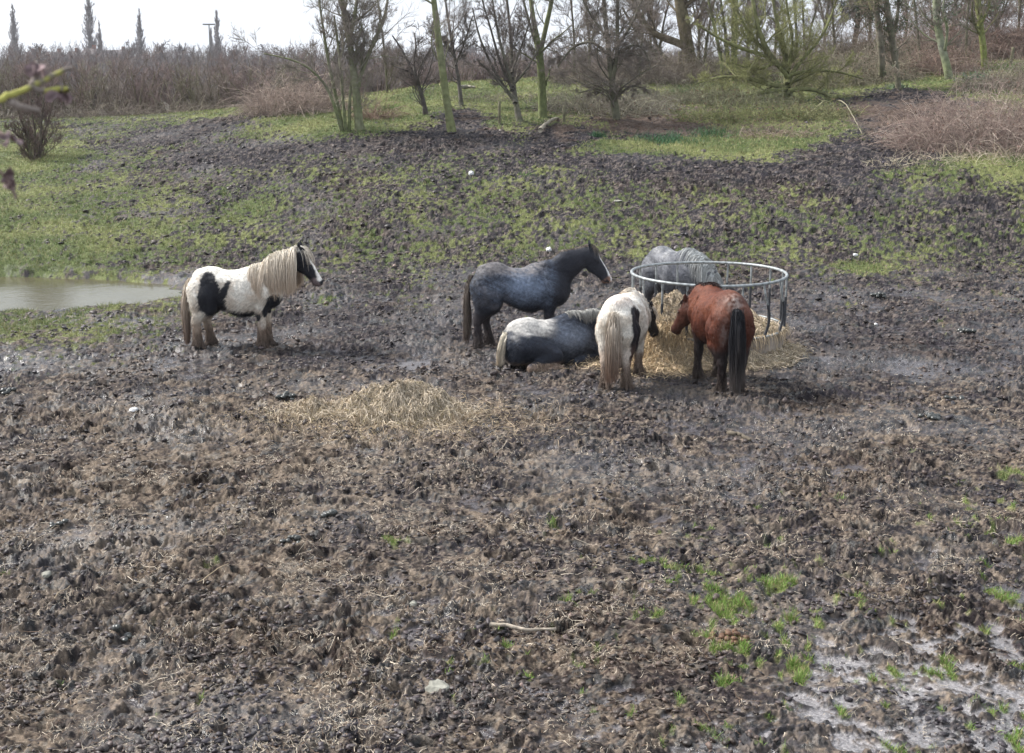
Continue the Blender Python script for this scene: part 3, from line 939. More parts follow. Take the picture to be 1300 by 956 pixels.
        cm = ca*(1-tt**tail.get('p', 1.2))+cb*tt**tail.get('p', 1.2)
        if 'edge' in tail:
            cm = cm*(1-e*.9)+np.array(tail['edge'])*e*.9
        c = cm*rng.uniform(.6, 1.3, (n, 1, 1))
        v, f, c = ribbons(pt, tail.get('w', .008), c, rng=rng)
        parts_t = [(v, f, c)]
        # solid dock so the top of the tail is not see-through
        kx = np.linspace(0, 1, 9)
        core = np.stack([base+V3(-.05*k_*1.2-.02, 0, -.26*k_) for k_ in kx])[None]
        v2, f2, c2 = tubes(core, np.interp(kx, [0, .2, 1], [.03, .045, .02])[None], 8, (ca*.8)[None])
        parts_t.append((v2, f2, c2))
        if not lying:
            mid = pt.mean(0)[None]
            rr = np.interp(np.linspace(0, 1, 14), [0, .15, .6, 1], [.01, .05, .045, .015])[None]
            v3, f3, c3 = tubes(mid, rr*tail.get('core', 1), 8, ((ca*(1-tt[0])+cb*tt[0])*.7)[None])
            parts_t.append((v3, f3, c3))
        v, f, c = join(parts_t)
        mesh('tail', v, f, M_hair, c, True, parent=root)
    if lying:
        a_ = np.array([.36-X0, -.47, .09]); b_ = np.array([.88-X0, -.52, .06]); n = 1500; t = rng.rand(n)[:, None]
        q = rng.randn(n, 3); q[:, 0] *= .2; r0 = a_*(1-t)+b_*t+norm(q)*.06
        for _ in range(4): s = B.sdf(r0); r0 = r0-B.grad(r0)*np.clip(s+.003, -.05, .05)[:, None]
        d0 = B.grad(r0)*.5+V3(.5, -.1, -.3)+rng.randn(n, 3)*.3
        pt = strands(B, r0, d0, rng.uniform(.06, .17, n), 6, .3, .08, rng, off=.004, floor=.008)
        pt = clump(pt, t[:, 0], 60, .5, rng, .3)
        v, f, c = ribbons(pt, .008, np.array([.34, .26, .20])*rng.uniform(.3, 1.3, (n, 1)), rng=rng)
        mesh('leg_feathering', v, f, M_hair, c, True, parent=root)
    # feathering on the lower legs ----------------------------------------------
    if feather and not lying:
        ps = []
        for (hx, hy) in hoofs:
            n = feather.get('n', 420)
            zz = .06+feather.get('h', .34)*rng.rand(n)**1.3
            an = rng.rand(n)*2*PI
            r0 = np.stack([hx-.03+np.cos(an)*.07, hy+np.sin(an)*.07, zz], -1)
            for _ in range(5):
                s = B.sdf(r0); r0 = r0-B.grad(r0)*np.clip(s+.003, -.04, .04)[:, None]
            ok = (np.abs(B.sdf(r0)) < .02) & (np.hypot(r0[:, 0]-hx, r0[:, 1]-hy) < .17) & (r0[:, 2] < .55)
            r0 = r0[ok]; n = len(r0)
            g = B.grad(r0)
            d0 = g*.75+V3(-.22, 0, -.70)+rng.randn(n, 3)*.14
            L = (.05+.11*np.exp(-(r0[:, 2]-.12)**2/.02))*rng.uniform(.6, 1.25, n)*feather.get('L', 1)
            pt = strands(B, r0, d0, L, 6, .25, .06, rng, off=.004, floor=.004)
            pt = clump(pt, np.arctan2(r0[:, 1]-hy, r0[:, 0]-hx+.03)+r0[:, 2]*9, 60, .6, rng, .3)
            tt = np.linspace(0, 1, 6)[None, :, None]
            k_ = np.clip(r0[:, 2:3]/.4, 0, 1)[:, None, :]
            cc = (np.array(feather['c0'])*k_+np.array(feather['c1'])*(1-k_))*rng.uniform(.6, 1.4, (n, 1, 1))*np.ones((1, 6, 1))
            v, f, c = ribbons(pt, .0075, cc, rng=rng)
            mesh('leg_feathering', v, f, M_hair, c, True, parent=root)
    return root

def mixc(a, b, t): return a*(1-t[..., None])+np.array(b, float)*t[..., None]
MUD = (.085, .062, .048)

def face_blaze(p, hf, w0=.03, w1=.045, f0=.1, f1=.5):
    q = p-hf['P']; f = q @ hf['d']; l = np.abs(q @ hf['l']); n = q @ hf['n']
    wd = np.interp(f, [f0, f0+.1, .35, f1], [w0*.4, w0, w0, w1])
    m = sstep(.012, -.006, l-wd+n3(p, 18, 3)*.01)*(n > .0)*(f > f0-.04)*(f < f1+.05)
    return m, f, l, n

def in_head(p, hf, back=-.1):
    q = p-hf['P']; f = q @ hf['d']
    r = np.linalg.norm(q-f[..., None]*hf['d'], axis=-1)
    m = sstep(back-.02, back+.02, f-.25*(q @ hf['n']))*(r < .25)*(f < .65)
    ear = (f > -.25)*(f < .02)*((q @ hf['n']) > .075)*(np.abs(q @ hf['l']) > .03)*(r < .24)
    return np.maximum(m, ear)

def c_pinto(p, hf, rng):
    x = p[..., 0]+hf['X0']; z = p[..., 2]; s = p.copy(); s[..., 0] = x; s[..., 1] = 0
    w = n3(p, 9, 11)*.03+n3(p, 32, 12)*.022
    c = np.zeros(p.shape)+np.array([.66, .625, .56])
    c = mixc(c, (.46, .36, .27), np.clip(.25+n3(p, 4, 14)*1.1+n3(p, 17, 15)*.5-(z-.8)*.6, 0, .6))
    # soiled legs
    leg = sstep(.60, .34, z+w*2); c = mixc(c, (.23, .16, .115), leg*.75)
    c = mixc(c, (.10, .07, .055), sstep(.34, .10, z+w)*.9)
    c = mixc(c, (.28, .20, .15), sstep(.74, .60, z+w*2)*(x > .7)*(x < 1.35)*.5)
    blk = [((.50, 0, 1.19), (.50, 0, .80), .125, .18), ((.50, 0, .78), (.60, 0, .62), .18, .10), ((.68, 0, .62), (.74, 0, .93), .10, .06), ((.62, 0, .80), (.60, 0, 1.10), .10, .09), ((.74, 0, .93), (.84, 0, 1.15), .07, .045),
           ((.66, 0, .60), (1.28, 0, .57), .08, .075), ((1.46, 0, .66), (1.57, 0, .84), .09, .10)]
    m = sstep(.012, -.012, seg_field(s, blk)+w)
    m = m*(z > .5)
    c = mixc(c, (.012, .013, .018), m)
    h = in_head(p, hf, -.06); c = mixc(c, (.013, .014, .019), h)
    b, f, l, n = face_blaze(p, hf, .040, .055, .10, .5); c = mixc(c, (.70, .67, .62), b*h)
    nz = h*sstep(.42, .47, f)*(n < .02); c = mixc(c, (.16, .12, .12), nz*.8)
    return c

def c_roan(p, hf, rng):
    x = p[..., 0]+hf['X0']; z = p[..., 2]-hf['dz']
    w = n3(p, 6, 21); w2 = n3(p, 22, 22); w3 = n3(p, 60, 23)
    c = np.zeros(p.shape)+np.array([.014, .016, .024])
    barrel = np.exp(-(((x-.95)/.36)**2+((z-1.02)/.2)**2))
    roan = np.clip(barrel*.9+.30*w+.3*w2+.4*w3+.16, 0, 1)*sstep(.62, .85, z)*sstep(1.55, 1.35, x)
    c = mixc(c, (.17, .215, .30), roan*.85)
    top = sstep(1.13, 1.32, z+.10*w)*sstep(1.35, 1.1, x); c = mixc(c, (.17, .155, .15), np.clip(top*(.6+w2+.5*w3), 0, .75))  # dusty back; pale sun rim on the topline put into the colour
    c = mixc(c, (.07, .06, .06), np.clip(.1+w*.9, 0, .35)*(x < .75))
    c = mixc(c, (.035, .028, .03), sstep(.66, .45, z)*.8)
    c = mixc(c, MUD, sstep(.22, .1, z)*.6)
    h = in_head(p, hf, -.12); c = mixc(c, (.020, .022, .030), h*.9)
    b, f, l, n = face_blaze(p, hf, .03, .045, .1, .5); c = mixc(c, (.62, .62, .62), b*h)
    c = mixc(c, (.30, .17, .12), h*sstep(.44, .48, f)*.6*sstep(-.15, .15, w2+.1))
    return c

def c_lying(p, hf, rng):
    x = p[..., 0]+hf['X0']; z = p[..., 2]
    w = n3(p, 6, 31); w2 = n3(p, 22, 32); w3 = n3(p, 60, 33)
    c = np.zeros(p.shape)+np.array([.022, .027, .040])
    barrel = np.exp(-(((x-1.12)/.28)**2+((z-.46)/.17)**2)); c = mixc(c, (.012, .014, .022), sstep(1.3, 1.5, x))
    c = mixc(c, (.17, .20, .26), np.clip(barrel*.95+.25*w2+.25*w3+.15*w, 0, .9))
    top = sstep(.50, .62, z+.12*w)*sstep(.98, .72, x+.1*w); c = mixc(c, (.52, .50, .47), np.clip(top*(1.+.8*w2), 0, .95))
    hq = np.exp(-(((x-.55)/.36)**2+((z-.22)/.18)**2)); c = mixc(c, (.012, .015, .024), np.clip(hq*1.5, 0, .95))
    low = sstep(.16, .08, z+w2*.03)*sstep(1.1, .9, x); c = mixc(c, (.30, .22, .17), low*.8)
    return c

def c_white(p, hf, rng):
    x = p[..., 0]+hf['X0']; z = p[..., 2]; w = n3(p, 9, 41)*.03+n3(p, 32, 42)*.025
    c = np.zeros(p.shape)+np.array([.70, .665, .60])
    c = mixc(c, (.46, .38, .29), np.clip(.15+n3(p, 5, 43)*1.2+n3(p, 18, 45)*.5, 0, .55))
    c = mixc(c, (.60, .42, .34), np.clip(n3(p, 3, 44)*.7, 0, .25))
    s = p.copy(); s[..., 0] = x
    blk = [((.42, -.33, 1.10), (.46, -.32, .80), .23, .25), ((.42, -.30, .74), (.36, -.25, .50), .20, .11)]
    m = sstep(.015, -.015, seg_field(s, blk)+w); c = mixc(c, (.022, .020, .024), m)
    c = mixc(c, (.20, .15, .115), sstep(.56, .30, z+w)*.85)
    c = mixc(c, MUD, sstep(.24, .10, z+w)*.8)
    c = mixc(c, (.30, .19, .14), np.clip(sstep(.85, .6, z)*(x < .4)*.3, 0, 1))
    h = in_head(p, hf, -.05); c = mixc(c, (.016, .014, .016), h)
    return c

def c_bay(p, hf, rng):
    x = p[..., 0]+hf['X0']; z = p[..., 2]; w = n3(p, 6, 51); w2 = n3(p, 22, 52)
    c = np.zeros(p.shape)+np.array([.080, .023, .012])
    c = mixc(c, (.175, .056, .025), np.clip(.3+w*.8+w2*.4, 0, .7)*sstep(.9, 1.15, z)*.6)  # lighter upper coat, a painted highlight along the top of the rump
    c = mixc(c, (.050, .014, .010), np.clip(.35-w*.8, 0, .7)*sstep(1.25, .8, z))
    dock = np.exp(-(((x-.25)/.14)**2+((p[..., 1])/.10)**2+((z-1.28)/.12)**2)); c = mixc(c, (.36, .30, .27), np.clip(dock*(.8+1.6*w2), 0, .8))
    du = np.exp(-(((x-.18)/.14)**2+((p[..., 1]-.16)/.05)**2+((z-.92)/.16)**2)); c = mixc(c, (.25, .19, .17), np.clip(du*(.7+2*w2), 0, .6))
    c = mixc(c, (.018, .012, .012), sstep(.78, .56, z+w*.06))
    c = mixc(c, MUD, sstep(.20, .08, z)*.6)
    nk = sstep(1.45, 1.7, x); c = mixc(c, (.075, .022, .013), nk*.8)
    h = in_head(p, hf, -.1); c = mixc(c, (.05, .018, .012), h*.8)
    return c

def c_grey(p, hf, rng):
    x = p[..., 0]+hf['X0']; z = p[..., 2]; w = n3(p, 6, 61); w2 = n3(p, 22, 62); w3 = n3(p, 60, 63)
    c = np.zeros(p.shape)+np.array([.145, .15, .165])
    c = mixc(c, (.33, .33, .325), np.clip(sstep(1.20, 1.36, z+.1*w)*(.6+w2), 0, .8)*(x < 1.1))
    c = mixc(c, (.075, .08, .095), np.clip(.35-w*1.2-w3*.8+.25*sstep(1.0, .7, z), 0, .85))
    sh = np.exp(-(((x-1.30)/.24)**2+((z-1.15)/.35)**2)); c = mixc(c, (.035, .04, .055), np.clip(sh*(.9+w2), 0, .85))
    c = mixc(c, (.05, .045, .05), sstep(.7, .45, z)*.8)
    return c

HR = R
def place(px, row): return P(px, row)

def zgr(x, y): return float(ground0(x, y))-.025
# 1: pinto standing on its own, facing right
hx, hy, _ = P(297, 440)
horse('horse', (hx, hy, zgr(hx, hy)), R(-3), c_pinto,
      'shaggy black and white pinto horse standing alone, facing right with a long cream mane',
      neck=[(1.66-.82, 0, 1.38, .225), (1.97-.82, 0, 1.58, .15)], head_dir=(.56, 0, -.83), scale=.985,
      rng=np.random.RandomState(101), fat=1.03, legs={'fr': (0, 0), 'fl': (.05, 0), 'hl': (.12, 0), 'hr': (-.02, 0)},
      head_len=1.12, mane=dict(n=3800, L=1.02, tmax=.80, both=.45, c0=(.74, .68, .58), c1=(.50, .38, .28), prof=[.5, .8, 1.0, .8], w=.008, g=.36, fl=1.0, locks=90),
      tail=dict(n=1500, L=1.22, c0=(.58, .50, .41), c1=(.17, .11, .085), w=.009, p=.9, core=1.1),
      feather=dict(n=1000, h=.32, c0=(.26, .19, .145), c1=(.035, .028, .026), L=1.45), fuzz=26000, fuzzL=.036)
# 2: dark roan
hx, hy, _ = P(655, 440)
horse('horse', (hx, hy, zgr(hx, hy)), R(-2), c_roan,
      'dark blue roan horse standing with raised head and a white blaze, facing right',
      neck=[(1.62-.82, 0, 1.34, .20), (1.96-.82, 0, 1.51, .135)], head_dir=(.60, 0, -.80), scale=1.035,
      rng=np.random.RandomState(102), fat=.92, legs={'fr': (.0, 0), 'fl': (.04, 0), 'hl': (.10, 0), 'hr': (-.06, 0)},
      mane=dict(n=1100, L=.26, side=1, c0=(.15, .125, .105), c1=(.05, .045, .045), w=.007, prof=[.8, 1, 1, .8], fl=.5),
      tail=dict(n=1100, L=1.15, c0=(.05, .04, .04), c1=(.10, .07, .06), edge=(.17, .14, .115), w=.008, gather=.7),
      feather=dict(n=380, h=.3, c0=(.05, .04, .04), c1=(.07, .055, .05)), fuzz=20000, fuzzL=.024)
# 3: lying
hx, hy, _ = P(692, 461)
horse('horse', (hx, hy, zgr(hx, hy)), R(24), c_lying,
      'grey and black horse lying down on the mud with a pale cream tail',
      neck=[(1.60-.82, 0, .60, .19), (1.86-.82, -.02, .60, .13)], head_dir=(.80, -.05, -.60), scale=1.0, lying=True,
      rng=np.random.RandomState(103), fat=1.0,
      mane=dict(n=1300, L=.30, side=-1, c0=(.33, .33, .31), c1=(.16, .15, .14), w=.008, prof=[.7, 1, 1, .8], fl=.4),
      tail=dict(n=900, L=.62, c0=(.60, .55, .45), c1=(.52, .43, .33), w=.009, dy=-.2, g=.3),
      fuzz=20000, fuzzL=.030)
# 4: white pinto seen from behind
hx, hy, _ = P(781, 494)
HD = R(73)
horse('horse', (hx+.5*math.cos(HD), hy+.5*math.sin(HD), zgr(hx, hy)), HD, c_white,
      'small shaggy white horse with a black flank patch, seen from behind beside the hay',
      neck=[(1.56-.82, -.05, 1.10, .19), (1.74-.82, -.17, .96, .13)], head_dir=(.62, -.16, -.76), head_lat=(.42, .9, 0), scale=.94, croup=.09,
      rng=np.random.RandomState(104), fat=1.05, legs={'hl': (-.04, .0), 'hr': (.04, -.02)},
      mane=dict(n=900, L=.35, side=1, c0=(.62, .56, .48), c1=(.5, .4, .3), w=.008),
      tail=dict(n=1500, L=1.12, c0=(.60, .53, .44), c1=(.20, .125, .09), w=.009, p=.8, gather=1.0, core=1.2),
      feather=dict(n=600, h=.38, c0=(.24, .18, .14), c1=(.075, .055, .045), L=1.5), fuzz=28000, fuzzL=.036)
# 5: bay
hx, hy, _ = P(926, 499)
HD = R(99)
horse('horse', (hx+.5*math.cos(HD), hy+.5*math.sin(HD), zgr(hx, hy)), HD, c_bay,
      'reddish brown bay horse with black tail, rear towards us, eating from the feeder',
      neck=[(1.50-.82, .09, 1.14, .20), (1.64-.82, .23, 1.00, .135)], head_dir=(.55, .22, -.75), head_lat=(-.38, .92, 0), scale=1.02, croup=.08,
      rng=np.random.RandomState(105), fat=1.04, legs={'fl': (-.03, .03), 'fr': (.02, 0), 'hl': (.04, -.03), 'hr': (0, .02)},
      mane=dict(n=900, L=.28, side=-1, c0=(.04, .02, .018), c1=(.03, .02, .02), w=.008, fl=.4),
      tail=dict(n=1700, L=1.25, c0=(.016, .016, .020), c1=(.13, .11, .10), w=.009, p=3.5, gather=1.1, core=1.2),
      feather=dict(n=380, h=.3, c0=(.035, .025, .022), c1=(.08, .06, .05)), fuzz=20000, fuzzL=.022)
# 6: grey behind the feeder
HD = R(-62)
x6, y6, z6 = at(838, 24.6)
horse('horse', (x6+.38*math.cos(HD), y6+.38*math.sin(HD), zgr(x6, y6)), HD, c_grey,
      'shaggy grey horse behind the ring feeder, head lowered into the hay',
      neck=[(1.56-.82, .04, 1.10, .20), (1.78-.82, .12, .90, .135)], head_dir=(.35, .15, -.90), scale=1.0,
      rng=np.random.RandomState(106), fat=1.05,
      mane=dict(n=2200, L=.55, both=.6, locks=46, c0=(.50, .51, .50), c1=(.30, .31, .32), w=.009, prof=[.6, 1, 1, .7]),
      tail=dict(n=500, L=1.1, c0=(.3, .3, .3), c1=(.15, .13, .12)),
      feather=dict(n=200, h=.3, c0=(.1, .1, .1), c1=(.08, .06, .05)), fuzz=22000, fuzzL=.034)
# ----------------------------------------------------------------------------
# ring feeder with hay
# ----------------------------------------------------------------------------
FX, FY, FZ = 3.16, 21.9, 0.0
def ring_pts(r, z, n=96, a0=0, a1=2*PI, wob=0):
    a = np.linspace(a0, a1, n)
    return np.stack([r*np.cos(a), r*np.sin(a), z+wob*np.sin(2*a+1)], -1)[None]
def build_feeder():
    root = empty('ring_feeder', (FX, FY, FZ), 0, label='round galvanised steel ring feeder holding hay', cat='hay feeder')
    p = ring_pts(1.235, 1.27, 97, wob=.008)
    v, f, _ = tubes(p, np.full((1, 97), .024), 12)
    mesh('top_ring', v, f, M_gal, None, True, parent=root)
    for z in (.43,):
        p = ring_pts(1.222, z, 97, wob=.006); v, f, _ = tubes(p, np.full((1, 97), .019), 10)
        mesh('lower_ring', v, f, M_gal, None, True, parent=root)
    # sheet band, slightly dented, with thickness
    n = 160; a = np.linspace(0, 2*PI, n, endpoint=False); V = []
    zs = [-.06, .05, .13, .20, .28, .36, .425]
    for t in (0, 1):
        for z in zs:
            rr = 1.215+.012*np.sin(z*30)*0+.010*np.sin(a*7+z*4)+.006*np.sin(a*17+z*9)-t*.006+(.010 if z in (.13, .28) else 0)
            V.append(np.stack([rr*np.cos(a), rr*np.sin(a), np.full(n, z)], -1))
    V = np.concatenate(V); k = len(zs); F_ = []
    for t in (0, 1):
        for i in range(k-1):
            for j in range(n):
                j2 = (j+1) % n; b0 = (t*k+i)*n; b1 = b0+n
                F_.append((b0+j, b0+j2, b1+j2, b1+j) if t == 0 else (b0+j, b1+j, b1+j2, b0+j2))
    for j in range(n):
        j2 = (j+1) % n; b0 = (k-1)*n; b1 = (2*k-1)*n; F_.append((b0+j, b0+j2, b1+j2, b1+j))
    mesh('sheet_panel', V, np.array(F_), M_sheet, None, True, parent=root)
    rng = np.random.RandomState(4)
    # bars
    ang = [math.atan2(math.sin(R(q)), math.cos(R(q))) for q in np.arange(0, 360, 20)+7]
    for i, q in enumerate(ang):
        K = 14; t = np.linspace(0, 1, K)
        r = 1.232*t+1.222*(1-t); z = .41+.855*t
        bend = 0; rb = 0
        deg = math.degrees(q) % 360
        if 300 < deg < 335: bend = .07*np.sin(t*PI*1.5)*(1-t*.4); rb = .05*np.sin(t*PI)
        rad_ = r+rb
        tx, ty = -math.sin(q), math.cos(q)
        pts = np.stack([rad_*math.cos(q)+tx*bend, rad_*math.sin(q)+ty*bend, z], -1)[None]
        v, f, _ = tubes(pts, np.full((1, K), .016), 8)
        b = mesh('bar', v, f, M_gal, None, True, parent=root)
        # dark lower tube: bar seen dark against the light, put into colour
        kk = slice(0, 9); pts2 = pts[:, kk].copy()
        v, f, _ = tubes(pts2, np.full((1, 9), .022), 8)
        mesh('shaded_bar_part', v, f, M_bar_shade, None, True, parent=b)
    return root
build_feeder()

def hay_strands(n, rng, hfun, sampler, Lr=(.08, .28), lift=.03, w=.006, droop=.0, base=(.60, .47, .31), K=5):
    x, y = sampler(n)
    a = rng.rand(n)*2*PI; cur = rng.randn(n)*.35
    L = rng.uniform(*Lr, n); pts = np.zeros((n, K, 3)); X, Y = x.copy(), y.copy()
    el = rng.randn(n)*.35
    e = rng.rand(n)*lift
    for k in range(K):
        pts[:, k, 0] = X; pts[:, k, 1] = Y
        X = X+np.cos(a+cur*k)*L/(K-1); Y = Y+np.sin(a+cur*k)*L/(K-1)
    z = hfun(pts[..., 0].ravel(), pts[..., 1].ravel()).reshape(n, K)
    t = np.linspace(-1, 1, K)[None]
    z = z+e[:, None]+(rng.randn(n, 1)*.022)*t+(.02*rng.rand(n, 1))*(1-t*t)
    pts[..., 2] = z
    c = np.array(base)*(.18+1.2*rng.rand(n, 1)**.9)
    g = (rng.rand(n) < .12)[:, None]; c = np.where(g, np.array([.36, .30, .17])*rng.uniform(.6, 1.2, (n, 1)), c)
    return ribbons(pts, w*rng.uniform(.6, 1.3, n), c, rng=rng)

def mound_mesh(hfun, cx, cy, rx, ry, nx=140, ny=140, colr=(.26, .19, .12)):
    xs = np.linspace(cx-rx, cx+rx, nx); ys = np.linspace(cy-ry, cy+ry, ny)
    X, Y = np.meshgrid(xs, ys); Zm = hfun(X.ravel(), Y.ravel())
    idx = np.arange(nx*ny).reshape(ny, nx)
    f = np.stack([idx[:-1, :-1], idx[:-1, 1:], idx[1:, 1:], idx[1:, :-1]], -1).reshape(-1, 4)
    V = np.stack([X.ravel(), Y.ravel(), Zm], -1)
    c = np.array(colr)*(1+.4*pn(X.ravel()*14, Y.ravel()*14, 3)[:, None]+.3*pn(X.ravel()*40, Y.ravel()*40, 4)[:, None])
    return V, f, c

# --- small pile in the mud --------------------------------------------------
PX, PY, _ = P(512, 527)
def pile_h(x, y):
    d = np.hypot((x-PX)/1.05, (y-PY)/.62); d2 = np.hypot((x-PX+1.15)/.95, (y-PY-.02)/.45)
    d3 = np.hypot((x-PX-.55)/.6, (y-PY)/.45)
    b = .40*np.exp(-(d*1.62)**2.2)+.10*np.exp(-(d2*1.7)**2)+.08*np.exp(-(d3*1.8)**2)
    n = .07*pn(x*3.2, y*3.2, 12)+.05*pn(x*7, y*7, 13)+.022*pn(x*17, y*17, 14)
    return ground_h(x, y)*1.0-.035+b+n*np.clip(b/.1, 0, 1)+.0
def build_pile():
    rng = np.random.RandomState(21)
    V, f, c = mound_mesh(pile_h, PX-.3, PY, 2.3, 1.2, 180, 120, (.26, .195, .125))
    b = V[:, 2]-(ground_h(V[:, 0], V[:, 1])-.035)
    V[:, 2] -= sstep(.075, .04, b)*.14
    def sm(n):
        k = int(n*.76)
        x = np.concatenate([PX+rng.randn(k)*.36, PX-.8+rng.randn(n-k)*.40]); y = np.concatenate([PY+rng.randn(k)*.25, PY+rng.randn(n-k)*.2])
        return x, y
    s1 = hay_strands(24000, rng, pile_h, sm, (.05, .20), .07, .007, base=(.58, .49, .375))
    def sm2(n): return PX-.15+rng.randn(n)*1.15, PY-.25+rng.randn(n)*.55
    s2 = hay_strands(4500, rng, lambda x, y: ground_h(x, y)+.004, sm2, (.05, .2), .02, .0045, base=(.55, .43, .29))
    v, f2, c2 = join([(V, f, c), s1, s2])
    o = mesh('hay_pile', v, f2, M_hay, c2, True)
    tag(o, 'low heap of pale loose hay lying on the mud in front of the horses', 'hay pile')
build_pile()

# --- hay in and around the feeder ----------------------------------------------
HXc, HYc = at(853, 21.4)[:2]
def heap_h(x, y):
    rr = np.hypot(x-FX, y-FY)
    inside = sstep(1.20, 1.12, rr)
    low = .43+.10*pn(x*2.2, y*2.2, 22)
    d = np.hypot((x-HXc)/.60, (y-HYc)/.66)
    peak = .93*np.exp(-(d)**3.4)
    d2 = np.hypot((x-HXc-.38)/.62, (y-HYc-.12)/.6); peak2 = .70*np.exp(-(d2)**3.2)
    n = .10*pn(x*3, y*3, 24)+.07*pn(x*7, y*7, 25)+.03*pn(x*17, y*17, 26)
    pk = np.maximum(peak, peak2)
    h = np.maximum(low*inside, pk)
    h = h+n*np.clip(h/.15, 0, 1)
    # skirt of spilled hay around the base, wider towards the camera side
    sk = .10*np.exp(-((rr-1.25)/.16)**2)*(.6+.6*sstep(.3, -1, y-FY))
    h = np.maximum(h, sk*(1+.8*pn(x*5, y*5, 27)))
    return ground0(x, y)+h-.02
def build_heap():
    rng = np.random.RandomState(22)
    V, f, c = mound_mesh(heap_h, FX-.1, FY-.15, 1.9, 1.9, 260, 260, (.17, .12, .075))
    rr = np.hypot(V[:, 0]-FX, V[:, 1]-FY); b = V[:, 2]-ground0(V[:, 0], V[:, 1])
    V[:, 2] -= sstep(.04, .0, b)*.15
    # strands: top surface
    def inn(n):
        a = rng.rand(n)*2*PI; r = np.sqrt(rng.rand(n))*1.15; return FX+r*np.cos(a), FY+r*np.sin(a)
    s1 = hay_strands(14000, rng, heap_h, inn, (.08, .30), .08, .008, base=(.53, .435, .32))
    def pk(n): return HXc+.1+rng.randn(n)*.36, HYc+rng.randn(n)*.36
    s2 = hay_strands(16000, rng, heap_h, pk, (.06, .26), .09, .008, base=(.53, .435, .32))
    # strands hanging down the face of the heap
    n = 9000
    a = rng.uniform(PI*1.0, PI*2.02, n); z0 = rng.uniform(.08, .80, n)
    ctr = np.array([HXc+.08, HYc]); R0 = .62+.06*rng.randn(n)
    # outward position found by walking out until the heap is lower than z0
    rr_ = np.linspace(.05, 1.15, 45)
    xs = ctr[0]+np.cos(a)[:, None]*rr_[None]; ys = ctr[1]+np.sin(a)[:, None]*rr_[None]
    hh = heap_h(xs.ravel(), ys.ravel()).reshape(xs.shape)-ground0(xs, ys)
    out = (hh > z0[:, None]); last = out.shape[1]-1-np.argmax(out[:, ::-1], 1); ok = out.any(1)
    rad = rr_[np.clip(last, 0, 44)]+.02+rng.rand(n)*.07
    p = np.stack([ctr[0]+np.cos(a)*rad, ctr[1]+np.sin(a)*rad, z0], -1)[ok]
    n = len(p); a = a[ok]
    d0 = np.stack([np.cos(a)*.5, np.sin(a)*.5, np.full(n, -.3)], -1)+rng.randn(n, 3)*.75
    pts = strands(None, p, d0, rng.uniform(.06, .26, n), 6, .22, .18, rng, floor=.01)
    c3 = np.array([.56, .43, .27])*rng.uniform(.35, 1.35, (n, 1))
    s3 = ribbons(pts, .008, c3, rng=rng)
    # spilled skirt
    def sk(n):
        a = rng.uniform(PI*.98, PI*2.0, n); r = 1.22+np.abs(rng.randn(n))*.13; return FX+r*np.cos(a), FY+r*np.sin(a)
    s4 = hay_strands(19000, rng, lambda x, y: np.maximum(heap_h(x, y), ground_h(x, y)), sk, (.06, .24), .07, .0075, base=(.62, .52, .39))
    def ft(n): return HXc-.35+rng.randn(n)*.42, HYc-.65+rng.randn(n)*.26
    s5 = hay_strands(9000, rng, lambda x, y: np.maximum(heap_h(x, y), ground_h(x, y)), ft, (.06, .24), .07, .0075, base=(.66, .52, .35))
    # wisps hooked over the rim and hanging on the outside of the sheet
    n = 420; a = rng.uniform(PI*1.45, PI*2.1, n); r_ = 1.19+rng.rand(n)*.05
    p = np.stack([FX+r_*np.cos(a), FY+r_*np.sin(a), .43+.05*rng.rand(n)], -1)
    d0 = np.stack([np.cos(a)*.8, np.sin(a)*.8, np.full(n, .25)], -1)+rng.randn(n, 3)*.5
    pts = strands(None, p, d0, rng.uniform(.08, .32, n), 6, .42, .12, rng, floor=.01)
    s6 = ribbons(pts, .007, np.array([.62, .49, .33])*rng.uniform(.4, 1.25, (n, 1)), rng=rng)
    v, f2, c2 = join([(V, f, c), s1, s2, s3, s4, s5, s6])
    o = mesh('hay_heap', v, f2, M_hay, c2, True)
    tag(o, 'tangled hay heaped in the ring feeder and spilling out beside the brown horse', 'hay')
build_heap()
# ----------------------------------------------------------------------------
# trees: tapered trunks drawn from the photo, limbs and twigs grown level by level
# ----------------------------------------------------------------------------
def resample(p, r, K):
    p = np.array(p, float); r = np.array(r, float)
    t = np.linspace(0, 1, len(p)); q = np.linspace(0, 1, K)
    # smooth with a Catmull-like pass
    P_ = np.stack([np.interp(q, t, p[:, i]) for i in range(3)], -1)
    for _ in range(2):
        P_[1:-1] = (P_[:-2]+2*P_[1:-1]+P_[2:])/4
    return P_, np.interp(q, t, r)

